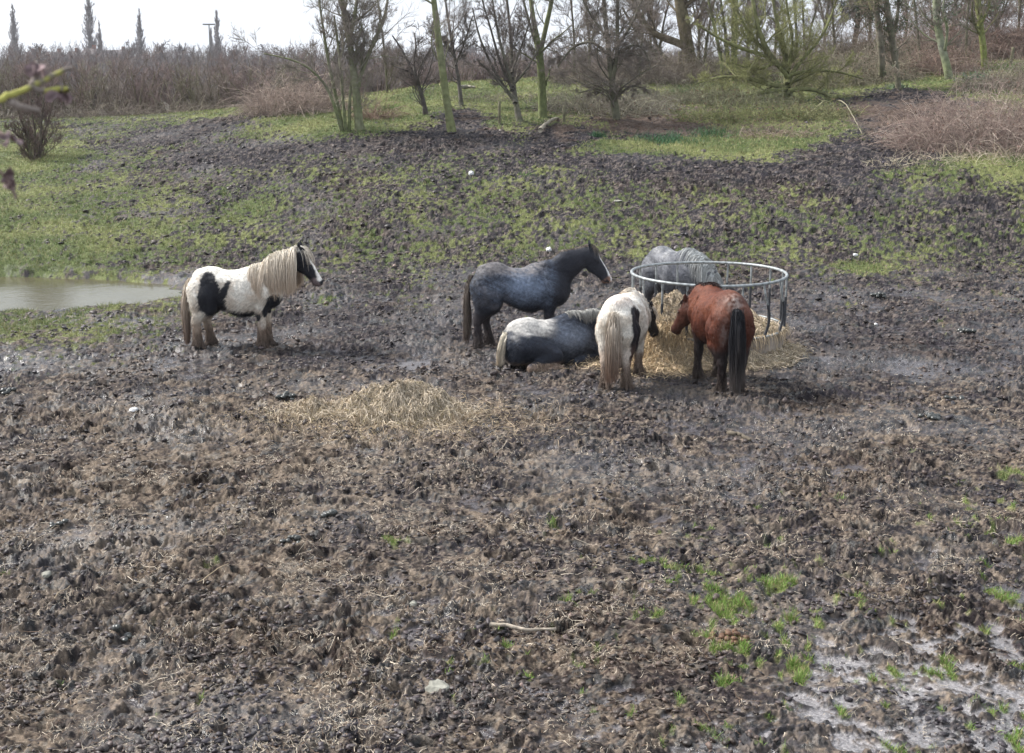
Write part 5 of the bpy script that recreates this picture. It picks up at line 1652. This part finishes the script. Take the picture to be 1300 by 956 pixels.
poplar(189, 14, 350, 14, 74, 'bare poplar rising from round treetops on the horizon')
poplar(285, 15, 350, 13, 75, 'bare poplar on the horizon, rightmost, beside the lamp mast')
poplar(277, 36, 352, 8, 76, 'small bare poplar between the lamp mast and the rightmost poplar')
def round_tree(px, top, d, wpx, seed, label):
    rng = np.random.RandomState(seed); x = (px-CX)/F*d; zt = zrow(top, d); w_ = wpx/F*d
    st = [([V3(0, 0, 0), V3(.2, 0, zt*.35), V3(0, .1, zt*.75)], [.4, .3, .08])]
    spec = [S(26, .55, .8, 6, tmin=.25, rr=.5, trop=.10, jit=.1, sides=3, rmin=.07, lenfall=.35), S(10, .55, .7, 5, tmin=.2, rr=.6, trop=.06, jit=.12, sides=3, rmin=.045), S(7, .6, .6, 4, tmin=.1, rr=.7, trop=.04, jit=.12, sides=3, rmin=.035)]
    o = tree_mesh('r', label, (x, d, 0), st, spec, rng, bark=(.15, .14, .14), mossy=0, twig=(.17, .155, .16), kindn='distant_tree', cat='tree', group='round bare trees far beyond the hedge')
    o.scale = (w_/(zt*.9),)*2+(1,)
for px, top, wpx, s, lb in [(2, 38, 40, 81, 'round bare treetop at the left edge of the horizon'), (60, 58, 50, 82, 'low bare treetop between the first two poplars'), (176, 50, 34, 83, 'bare treetop just left of the fourth poplar'), (212, 48, 36, 84, 'bare treetop just right of the fourth poplar'),
                       (240, 52, 40, 85, 'broad bare treetop midway between the poplars and the lamp mast'), (305, 60, 45, 86, 'low bare treetop right of the lamp mast'), (350, 58, 50, 87, 'low bare treetop left of the multi stemmed tree'),
                       (500, 52, 60, 88, 'bare treetop seen past the crooked tree'), (600, 56, 60, 89, 'bare treetop seen between the leaning trunk and forked tree'), (735, 54, 60, 90, 'bare treetop seen left of the hawthorn')]:
    round_tree(px, top, 260, wpx, s, lb)

def box_mesh(cx, cy, cz, sx, sy, sz):
    v = np.array([[x, y, z] for x in (-.5, .5) for y in (-.5, .5) for z in (-.5, .5)])*[sx, sy, sz]+[cx, cy, cz]
    f = np.array([[0, 1, 3, 2], [4, 6, 7, 5], [0, 4, 5, 1], [2, 3, 7, 6], [0, 2, 6, 4], [1, 5, 7, 3]])
    return v, f
def house(px, top, wpx, d, label):
    x = (px-CX)/F*d; zt = zrow(top, d); w_ = wpx/F*d; hw = zt-1.6; dp = 7
    root = empty('house', (x, d, 0), 0, label=label, cat='house', group='brick houses on the far horizon')
    v, f = box_mesh(0, 0, hw/2, w_, dp, hw); mesh('wall', v, f, M_brick, None, False, parent=root)
    V = np.array([[-w_/2-.3, -dp/2-.3, hw], [w_/2+.3, -dp/2-.3, hw], [w_/2+.3, dp/2+.3, hw], [-w_/2-.3, dp/2+.3, hw], [-w_/2-.3, 0, zt], [w_/2+.3, 0, zt]])
    r = mesh('roof', V, np.array([[0, 1, 5, 4], [2, 3, 4, 5], [0, 3, 2, 1]]), M_roof, None, False, parent=root, tris=np.array([[0, 4, 3], [1, 2, 5]]))
    v, f = box_mesh(w_*.3, 0, zt+.2, .7, .7, 1.2); mesh('chimney', v, f, M_brick, None, False, parent=r)
    for k in (-.28, .28):
        for zz in (hw*.35, hw*.8):
            v, f = box_mesh(w_*k, -dp/2-.02, zz, w_*.18, .08, 1.1); mesh('window', v, f, M_glass, None, False, parent=root)
house(127, 61.5, 14, 330, 'red brick house below the tallest poplar on the horizon')
house(160, 63.5, 24, 340, 'long low brick house below the fourth poplar on the horizon')
house(52, 66, 11, 330, 'small brick house near the first poplar on the horizon')
house(84, 66, 11, 335, 'small brick house midway between the first and tallest poplars')
house(106, 65, 11, 335, 'small brick house just left of the tallest poplar')
def mast():
    x = (275-CX)/F*300; zt = zrow(31, 300)
    root = empty('lamp_mast', (x, 300, 0), 0, label='tall thin lamp mast with a crossbar on the far horizon', cat='lamp post')
    v, f, _ = tubes(np.array([[[0, 0, 0], [0, 0, zt]]]), np.array([[.18, .12]]), 8); mesh('pole', v, f, M_bark, np.tile([.2, .2, .2], (len(v), 1)), True, parent=root)
    v, f = box_mesh(0, 0, zt, 2.6, .4, .3); mesh('lamp_head', v, f, M_bark, np.tile([.2, .2, .2], (8, 1)), False, parent=root)
mast()

# far-off woodland that closes the view between hedge and sky
def far_wood():
    rng = np.random.RandomState(99); n = 5200
    d = rng.uniform(170, 300, n); px = rng.uniform(-420, 1250, n)
    x = (px-CX)/F*d
    top = 64+5*pn(px*.02, d*.01, 4)+3*pn(px*.09, d*.02, 5)
    h = np.array([zrow(t_, d_) for t_, d_ in zip(top, d)])*rng.uniform(.55, 1.05, n)
    K = 5; t = np.linspace(0, 1, K)
    p = np.zeros((n, K, 3)); p[..., 0] = x[:, None]+rng.randn(n, 1)*.6*t+rng.randn(n, K)*.08; p[..., 1] = d[:, None]+rng.randn(n, 1)*.6*t; p[..., 2] = h[:, None]*t
    r = .09*np.linspace(1, .3, K)[None]*rng.uniform(.5, 1.2, (n, 1))
    cc = np.array([.17, .15, .15])*rng.uniform(.7, 1.3, (n, 1))
    a = tubes(p, r, 3, cc)
    T, Rt = limbs(p, r, 9, .35, .6, 4, rng, tmin=.25, trop=.15, jit=.1, rmin=.028)
    b = tubes(T, Rt, 3, np.repeat(cc, 9, 0))
    T2, R2 = limbs(T, Rt, 3, .6, .6, 3, rng, tmin=.2, trop=.1, jit=.1, rmin=.02)
    b2 = tubes(T2, R2, 3, np.repeat(np.repeat(cc, 9, 0), 3, 0))
    v, f, c = join([a, b, b2]); o = mesh('far_woodland', v, f, M_twig, c, True)
    tag(o, 'grey brown leafless woodland far beyond the hedges', 'woodland', kind='stuff')
far_wood()
# ----------------------------------------------------------------------------
# small things
# ----------------------------------------------------------------------------
def gz(x, y): return float(ground_h(np.array([x]), np.array([y]))[0])
def post(px, row, htop, d=None, w=.05, label='', lean=0.):
    x, y, z = P(px, row) if d is None else at(px, d)
    hh = htop
    K = 7; t = np.linspace(0, 1, K)
    pts = np.stack([lean*hh*t, 0*t, -.2+(hh+.2)*t], -1)[None]
    v, f, c = tubes(pts, np.full((1, K), w)*(1-.1*t)[None], 10, np.array([[.15, .14, .09]]))
    n0 = len(v); V = np.concatenate([v, [[lean*hh, 0, hh+.005]]]); b = n0-10
    tris = np.array([[b+i, b+(i+1) % 10, n0] for i in range(10)])
    c = np.concatenate([c, [[.2, .17, .12]]])*(1+.3*pn(V[:, 2]*7, V[:, 0]*40, 3)[:, None])
    o = mesh('wooden_post', V, f, M_bark, c, True, tris=tris); o.location = (x, y, z)
    tag(o, label, 'post', 'weathered posts on the bank')
post(634, 158, .72, label='thin mossy wooden stake left of the forked tree')
post(716, 156, .55, label='short green stake beside the pale fallen log')
post(863, 92, .75, d=60, w=.10, label='stout fence post at the foot of the big rugged tree')
post(1282, 75, .8, d=56, w=.07, label='leaning post in the brambles at the right edge', lean=.1)
post(287, 683, .13, w=.006, label='short upright stick poking out of the foreground mud')

def stick(name, label, cat, pts_px, r, col, seed, lift=.02, twigs=0, group=None):
    rng = np.random.RandomState(seed); pts = []
    for (px, row) in pts_px:
        x, y, z = P(px, row); pts.append([x, y, 0])
    pts = np.array(pts); q, rr = resample(pts, np.interp(np.linspace(0, 1, len(pts)), [0, 1], [r, r*.55]), 14)
    z = ground_h(q[:, 0], q[:, 1]); zs = np.max([np.pad(z, 3, 'edge')[i_:i_+14] for i_ in range(7)], 0); zs = np.convolve(np.pad(zs, 2, 'edge'), np.ones(5)/5, 'valid')
    q[:, 2] = zs+rr*.6+lift*np.sin(np.linspace(0, PI, 14))
    q[:, :2] += rng.randn(14, 2)*r*.35
    rr = rr*rng.uniform(.85, 1.15, 14)
    o0 = q[0].copy(); rel = q-o0
    v, f, c = tubes(rel[None], rr[None], 10, np.array([col]))
    c = c*(1+.3*pn(v[:, 0]*30, v[:, 1]*30+v[:, 2]*20, seed)[:, None])
    pr = [(v, f, c)]
    # closed ends
    if twigs:
        T, Rt = limbs(rel[None], rr[None], twigs, .3, .7, 6, rng, tmin=.3, trop=.02, jit=.12, rmin=.006)
        v2, f2, c2 = tubes(T, Rt, 5, np.array([col])*np.ones((len(T), 1))); pr.append((v2, f2, c2))
    v, f, c = join(pr)
    tr = []
    for base in (0, 13*10):
        for i in range(1, 9): tr.append((base, base+i, base+i+1))
    o = mesh(name, v, f, M_bark, c, True, tris=np.array(tr)); o.location = o0
    tag(o, label, cat, group)
stick('fallen_stick', 'pale bare stick lying on the foreground mud, longest in the paddock', 'stick', [(621,799),(645,801),(672,806),(706,802)], .021, (.30, .26, .21), 1, .01)
stick('fallen_log', 'short brown log lying in the mud below the feeder', 'log', [(925,549),(940,552),(953,558)], .034, (.10, .085, .065), 2, .0)
stick('fallen_log', 'pale fallen log slanting beside the short green stake', 'log', [(684,171),(695,162),(708,153)], .07, (.27, .24, .19), 3, .02)
stick('fallen_log', 'small grey log lying on the grass behind the slender leaning tree', 'log', [(584,114),(592,112),(601,112)], .09, (.24, .22, .18), 4, .0)
stick('fallen_branch', 'curved pale branch arching down the bank right of the willow', 'branch', [(1062,130),(1075,150),(1085,165),(1094,180)], .017, (.22, .20, .14), 5, .12, 3)
stick('fallen_branch', 'pale thin branch lying at the lower edge of the willow', 'branch', [(1020,150),(1040,146),(1052,130)], .03, (.25, .24, .13), 6, .15, 3)
stick('fallen_branch', 'thin pale branch lying across the head of the muddy track', 'branch', [(1120,182),(1135,172),(1155,166)], .02, (.30, .26, .20), 7, .06, 2)
stick('fallen_stick', 'thin straw coloured stick lying left in the foreground mud', 'stick', [(245,745),(268,735),(290,724)], .006, (.34, .27, .18), 8, .01)
stick('fallen_stick', 'short thin stick lying near the horse droppings in the left foreground', 'stick', [(70,770),(80,762),(90,755)], .006, (.30, .24, .17), 9, .01)

def stone(px, row, r, label, seed, mat=None, flat=.6, name='stone', cat='stone', d=None, sx=1.):
    rng = np.random.RandomState(seed); x, y, z = P(px, row); z = gz(x, y)
    v = ICO3[0].copy(); n = norm(v)
    k = 1+.22*pn(n[:, 0]*1.6+seed, n[:, 1]*1.6+n[:, 2]*1.3, seed)+.07*pn(n[:, 0]*5, n[:, 1]*5+n[:, 2]*4, seed+1)
    for _ in range(7):
        q = norm(rng.randn(3)); dd = v @ q; lim = rng.uniform(.72, .9); k = np.where(dd*k > lim, lim/np.maximum(dd, .01), k)
    v = v*k[:, None]*r*[sx, 1, flat]
    o = mesh(name, v, None, mat or M_stone, None, False, tris=ICO3[1]); o.location = (x, y, z+r*flat*.35)
    tag(o, label, cat)
stone(556, 879, .10, 'large pale flat topped stone at the bottom of the picture', 1, flat=.55)
stone(170, 522, .06, 'small white stone on the mud left of the hay pile', 2, M_litter)
stone(598, 222, .085, 'round white ball lying on the grassy slope above the dark roan horse', 3, M_litter, .95, 'ball', 'ball')
stone(697, 317, .075, 'crumpled white paper scrap on the slope behind the dark horse', 4, M_litter, .9, 'litter_scrap', 'litter')
stone(1086, 325, .06, 'small pale scrap on the slope to the right of the feeder', 5, M_litter, .7, 'litter_scrap', 'litter')
stone(1112, 412, .035, 'tiny white pebble on the mud right of the feeder', 6, M_litter, .8)
stone(524, 761, .045, 'small pale rounded pebble in the foreground mud below the hay pile', 7, M_stone, .7)
stone(60, 732, .05, 'small pale pebble in the left foreground mud', 8, M_stone, .7)
stone(785, 257, .07, 'flat grey stone on the slope above the feeder', 9, M_stone, .4, sx=1.8)
stone(440, 527, .05, 'small blue grey stone in the edge of the hay pile', 10, M_stone, .7)
stone(1148, 187, .10, 'dark lump of wood at the edge of the grass bank by the track', 11, M_dung, .9, 'stump', 'stump')

def droppings(px, row, n, r, label, seed, mat=None, spread=1., col=None):
    rng = np.random.RandomState(seed); x, y, z = P(px, row)
    root = None; vs = []; fs = []; k = 0
    V = []; pos = []
    for i in range(n):
        a = rng.rand()*2*PI; q = rng.rand()**.7*spread*r*2.7
        pos.append((math.cos(a)*q*1.3, math.sin(a)*q))
    pos = np.array(pos); zg = ground_h(x+pos[:, 0], y+pos[:, 1])
    for i in range(n):
        A = rng.uniform(.75, 1.25, 3)*[1.15, 1, .8]*r
        v = ICO2[0]*A; ca, sa = math.cos(i*2.4), math.sin(i*2.4)
        v = np.stack([v[:, 0]*ca-v[:, 1]*sa, v[:, 0]*sa+v[:, 1]*ca, v[:, 2]], -1)
        v = v*(1+.1*pn(v[:, 0]*60+i, v[:, 1]*60+v[:, 2]*50, 3)[:, None])
        pile = max(0, 1-np.hypot(*pos[i])/(r*3.5*spread))*r*1.1*rng.rand()
        v = v+[pos[i, 0], pos[i, 1], zg[i]-z+r*.45+pile]
        V.append(v); fs.append(ICO2[1]+i*len(v))
    o = mesh('dung_pile', np.concatenate(V), None, mat or M_dung, None, True, tris=np.concatenate(fs)); o.location = (x, y, z)
    tag(o, label, 'horse dung', 'piles of horse droppings on the mud')
M_dung2 = mat_col('dung_brown', .6, .3, 20, .3, .004, 50, color=(.11, .06, .035))
for a in [(157, 808, 11, .030, 'glossy dark dung balls in the left foreground', 1), (418, 656, 12, .032, 'glossy dark dung balls scattered at mid left of the foreground', 2),
          (370, 690, 7, .03, 'few dark dung balls near the left foreground sticks', 3), (1180, 533, 13, .036, 'dark dung pile in the mud right of the feeder', 4),
          (8, 503, 8, .04, 'dark dung pile at the left edge below the pond', 5), (362, 505, 18, .036, 'dark dung pile between the pinto horse and the hay pile', 12),
          (1212, 510, 4, .04, 'pair of shiny dark dung balls behind the right dung pile', 7), (1225, 425, 12, .05, 'dark dung pile on the mud far right below the slope', 8),
          (1115, 380, 10, .045, 'dark dung pile below the grassy patch right of the feeder', 9), (75, 664, 8, .03, 'dark dung balls at the left edge of the foreground', 10)]:
    droppings(*a)
droppings(925, 815, 34, .024, 'spread of reddish brown dung balls on the pale foreground silt', 11, M_dung2, 2.0)

# leafy clumps (spring bulbs and dock) --------------------------------------------
def clump(px, row, n, L, label, seed, c=(.035, .10, .04), wide=.012, sp=.10, d=None):
    rng = np.random.RandomState(seed); x, y, z = P(px, row) if d is None else at(px, d)
    r = rng.randn(n, 2)*sp; a = rng.rand(n)*2*PI; ln = rng.uniform(.1, .8, n)
    d0 = norm(np.stack([np.cos(a)*ln, np.sin(a)*ln, np.ones(n)], -1)); LL = L*rng.uniform(.5, 1.2, n)
    z0 = ground_h(x+r[:, 0], y+r[:, 1])-z
    pts = [np.stack([r[:, 0], r[:, 1], z0], -1)]; dd = d0
    for k in range(4): dd = norm(dd+np.array([0, 0, -.22])); pts.append(pts[-1]+dd*(LL/4)[:, None])
    v, f, cc = ribbons(np.stack(pts, 1), wide, np.array(c)*rng.uniform(.6, 1.5, (n, 1)), rng=rng)
    big = sp > .17
    o = mesh('leaf_patch' if big else 'leafy_clump', v, f, M_grass, cc, True); o.location = (x, y, z)
    if big: tag(o, label, 'ground plants', kind='stuff')
    else: tag(o, label, 'plant', 'green leafy clumps on the bank')
for a in [(760, 173, 260, .20, 'dark green bulb leaves at the foot of the hawthorn', 1), (845, 178, 700, .22, 'wide strip of dark green bulb leaves above the grassy ledge', 2, (.035, .10, .04), .014, .45),
          (905, 172, 500, .20, 'dark green leaves left of the willow trunk on the ledge', 3, (.04, .10, .035), .014, .4), (966, 100, 160, .30, 'ivy green tuft under the willow limbs', 4, (.03, .11, .05), .03, .12),
          (1140, 112, 120, .22, 'pale green leaves at the foot of the ivy wrapped tree', 5, (.16, .22, .13), .03, .15), (1238, 102, 160, .35, 'blue green leafy plant above the big bramble patch', 6, (.10, .17, .11), .03, .2),
          (990, 146, 90, .22, 'bright green tuft below the willow trunk', 7, (.05, .15, .04), .02, .12), (498, 138, 120, .18, 'small bright green tuft right of the multi stemmed tree', 8, (.09, .18, .035), .012, .12),
          (815, 122, 160, .2, 'dark green leaves on the slope right of the hawthorn', 9, (.04, .11, .04), .02, .3), (862, 118, 160, .2, 'dark green leaves between hawthorn and willow on the slope', 10, (.04, .11, .04), .02, .3),
          (668, 222, 90, .13, 'small rough green tuft on the slope above the dark horse', 11, (.08, .15, .04), .01, .14), (1230, 82, 260, .25, 'bright green ground leaves below the skyline brambles', 12, (.11, .19, .035), .03, .5),
          (1165, 95, 220, .22, 'yellow green ground leaves between two right hand trunks', 13, (.15, .20, .035), .03, .45), (1280, 88, 220, .22, 'green ground leaves right of the mossy trunk', 14, (.10, .18, .04), .03, .45)]:
    clump(*a)

# lichen covered twig close to the camera ----------------------------------------------
def near_twig():
    def W(px, row, d): return world_at(px, row, d)
    D = 1.25
    root = empty('lichen_twig', tuple(W(-40, 140, D)), 0, label='out of focus twig covered in yellow lichen reaching in from the left edge', cat='branch')
    b0 = W(-40, 140, D)
    L1 = [(-40, 140, 1.22), (0, 126, 1.24), (20, 118, 1.25), (42, 110, 1.26), (60, 98, 1.27), (92, 86, 1.28)]
    L2 = [(40, 112, 1.26), (58, 116, 1.26), (75, 113, 1.27), (85, 115, 1.27)]
    L3 = [(42, 112, 1.26), (46, 92, 1.28), (45, 80, 1.30)]
    L4 = [(12, 130, 1.2), (28, 136, 1.2), (50, 141, 1.21)]
    v, c, f = None, None, None; pr = []
    def tb(L, r, cols, s=10):
        p = np.array([W(*q)-b0 for q in L]); q, rr = resample(p, np.linspace(r[0], r[1], len(L)), 18)
        q = q+np.random.RandomState(5).randn(18, 3)*.0006
        rr = rr*(1+.25*np.random.RandomState(6).rand(18))
        return tubes(q[None], rr[None], s, cols)
    def lich(K, amt, seed):
        t = np.random.RandomState(seed).rand(K); t = np.convolve(np.pad(t, 1, 'edge'), np.ones(3)/3, 'valid')
        m = (t < amt)[:, None]; return np.where(m, np.array([.36, .35, .10]), np.array([.20, .17, .15]))[None]
    v, f, c = tb(L1, (.0031, .0017), lich(18, .50, 1)); mesh('stem', v, f, M_bark, c, True, parent=root)
    for L, r, am, s in ((L2, (.0022, .0027), .5, 3), (L3, (.0035, .002), .0, 4), (L4, (.003, .002), .0, 5)):
        v, f, c = tb(L, r, lich(18, am, s)); mesh('side_shoot', v, f, M_bark, c, True, parent=root)
    # withered leaves hanging on the twig
    rng = np.random.RandomState(9)
    for (px, row, d, n, sp) in ((48, 88, 1.27, 4, .006), (76, 126, 1.27, 4, .007), (5, 172, 1.2, 4, .007), (12, 230, 1.2, 4, .006)):
        for k in range(1):
            cpt = W(px, row, d)-b0; V = []; Fs = []
            for j in range(n):
                q = norm(rng.randn(3)); u = norm(np.cross(q, rng.randn(3))); o0 = cpt+rng.randn(3)*sp*.6
                s = np.linspace(-1, 1, 5)
                g = np.array([[o0+q*a*.007+u*b*.0045+np.cross(q, u)*.004*(a*a-b*b) for b in (-1, 0, 1)] for a in s])
                g[0] = g[0].mean(0); g[-1] = g[-1].mean(0)
                b_ = j*15; V.append(g.reshape(-1, 3))
                for a_ in range(4):
                    for b2 in range(2): Fs.append((b_+a_*3+b2, b_+a_*3+b2+1, b_+(a_+1)*3+b2+1, b_+(a_+1)*3+b2))
            V = np.concatenate(V); cc = np.tile([.22, .16, .165], (len(V), 1))*rng.uniform(.5, 1.4, (len(V), 1))
            mesh('withered_leaves', V, np.array(Fs), M_twig, cc, True, parent=root)
    # dangling threads that carry the two lower leaf clusters
    for (a, b) in (((-40, 140, 1.22), (5, 172, 1.2)), ((-40, 142, 1.22), (-20, 200, 1.2)), ((-20, 200, 1.2), (12, 230, 1.2)), ((12, 230, 1.2), (20, 252, 1.2))):
        v, f, c = tb([a, b], (.0016, .0010), np.array([[.18, .13, .12]]), 6); mesh('side_shoot', v, f, M_bark, c, True, parent=root)
near_twig()
# ----------------------------------------------------------------------------
# camera, sky, sun, haze
# ----------------------------------------------------------------------------
cam = bpy.data.cameras.new('camera'); camo = bpy.data.objects.new('camera', cam); COL.objects.link(camo)
camo.location = (0, 0, CZ); camo.rotation_euler = (R(90)-PITCH, 0, 0)
cam.sensor_fit = 'HORIZONTAL'; cam.sensor_width = 36; cam.lens = 36*F/1300
cam.shift_y = -(478-CY)/1300
cam.clip_start = .05; cam.clip_end = 9000
cam.dof.use_dof = True; cam.dof.focus_distance = 21.5; cam.dof.aperture_fstop = 13
SC.camera = camo

EL, AZ = R(43), R(-68)       # sun high behind the bank, a little to the left
w = bpy.data.worlds.new('World'); SC.world = w; w.use_nodes = True
nt = w.node_tree; N = nt.nodes; L = nt.links
bg = N['Background']; bg.inputs['Strength'].default_value = .125
sky = N.new('ShaderNodeTexSky'); sky.sky_type = 'NISHITA'; sky.sun_disc = False
sky.sun_elevation = EL; sky.sun_rotation = AZ; sky.dust_density = 4; sky.air_density = 1; sky.ozone_density = 1
tc = N.new('ShaderNodeTexCoord'); nz = N.new('ShaderNodeTexNoise'); nz.inputs['Scale'].default_value = 2.2; nz.inputs['Detail'].default_value = 5
mp = N.new('ShaderNodeMapping'); mp.inputs['Scale'].default_value = (1, 1, 3.5)
L.new(tc.outputs['Generated'], mp.inputs['Vector']); L.new(mp.outputs[0], nz.inputs['Vector'])
rp = N.new('ShaderNodeMapRange'); rp.inputs['From Min'].default_value = .35; rp.inputs['From Max'].default_value = .65
rp.inputs['To Min'].default_value = 0; rp.inputs['To Max'].default_value = 1
L.new(nz.outputs['Fac'], rp.inputs['Value'])
cl = N.new('ShaderNodeMix'); cl.data_type = 'RGBA'
L.new(rp.outputs[0], cl.inputs['Factor']); cl.inputs[6].default_value = (2.9, 3.2, 3.65, 1); cl.inputs[7].default_value = (4.5, 4.7, 4.95, 1)
mx = N.new('ShaderNodeMix'); mx.data_type = 'RGBA'; mx.inputs['Factor'].default_value = .88
L.new(sky.outputs[0], mx.inputs[6]); L.new(cl.outputs[2], mx.inputs[7]); L.new(mx.outputs[2], bg.inputs['Color'])
sl = bpy.data.lights.new('sun', 'SUN'); sl.energy = 3.2; sl.angle = R(11); sl.color = (1, .965, .92)
so = bpy.data.objects.new('sun', sl); COL.objects.link(so)
# sun direction: azimuth AZ measured from +Y towards +X
d = Vector((math.sin(AZ)*math.cos(EL), math.cos(AZ)*math.cos(EL), math.sin(EL)))
so.rotation_euler = (-d).to_track_quat('-Z', 'Y').to_euler()
SC.view_settings.view_transform = 'Standard'; SC.view_settings.look = 'None'
SC.view_settings.exposure = 1.28; SC.view_settings.gamma = 1; SC.view_settings.use_curve_mapping = False
# thin winter haze
v, f = box_mesh(0, 1200, 29.5, 14000, 3100, 63)
hz = mesh('haze', v, f, None, None, False)
tag(hz, 'thin pale winter haze over the fields', 'haze', kind='stuff')
mh = bpy.data.materials.new('haze_air'); mh.use_nodes = True; n_ = mh.node_tree.nodes
n_.remove(n_['Principled BSDF']); pv_ = n_.new('ShaderNodeVolumePrincipled'); pv_.inputs['Density'].default_value = .0002
pv_.inputs['Color'].default_value = (.93, .95, 1, 1); pv_.inputs['Anisotropy'].default_value = .2
mh.node_tree.links.new(pv_.outputs[0], n_['Material Output'].inputs['Volume'])
hz.data.materials.append(mh)
SC.cycles.volume_bounces = 1
SC.cycles.max_bounces = 5; SC.cycles.diffuse_bounces = 3; SC.cycles.glossy_bounces = 2
SC.cycles.transparent_max_bounces = 4; SC.cycles.use_denoising = True
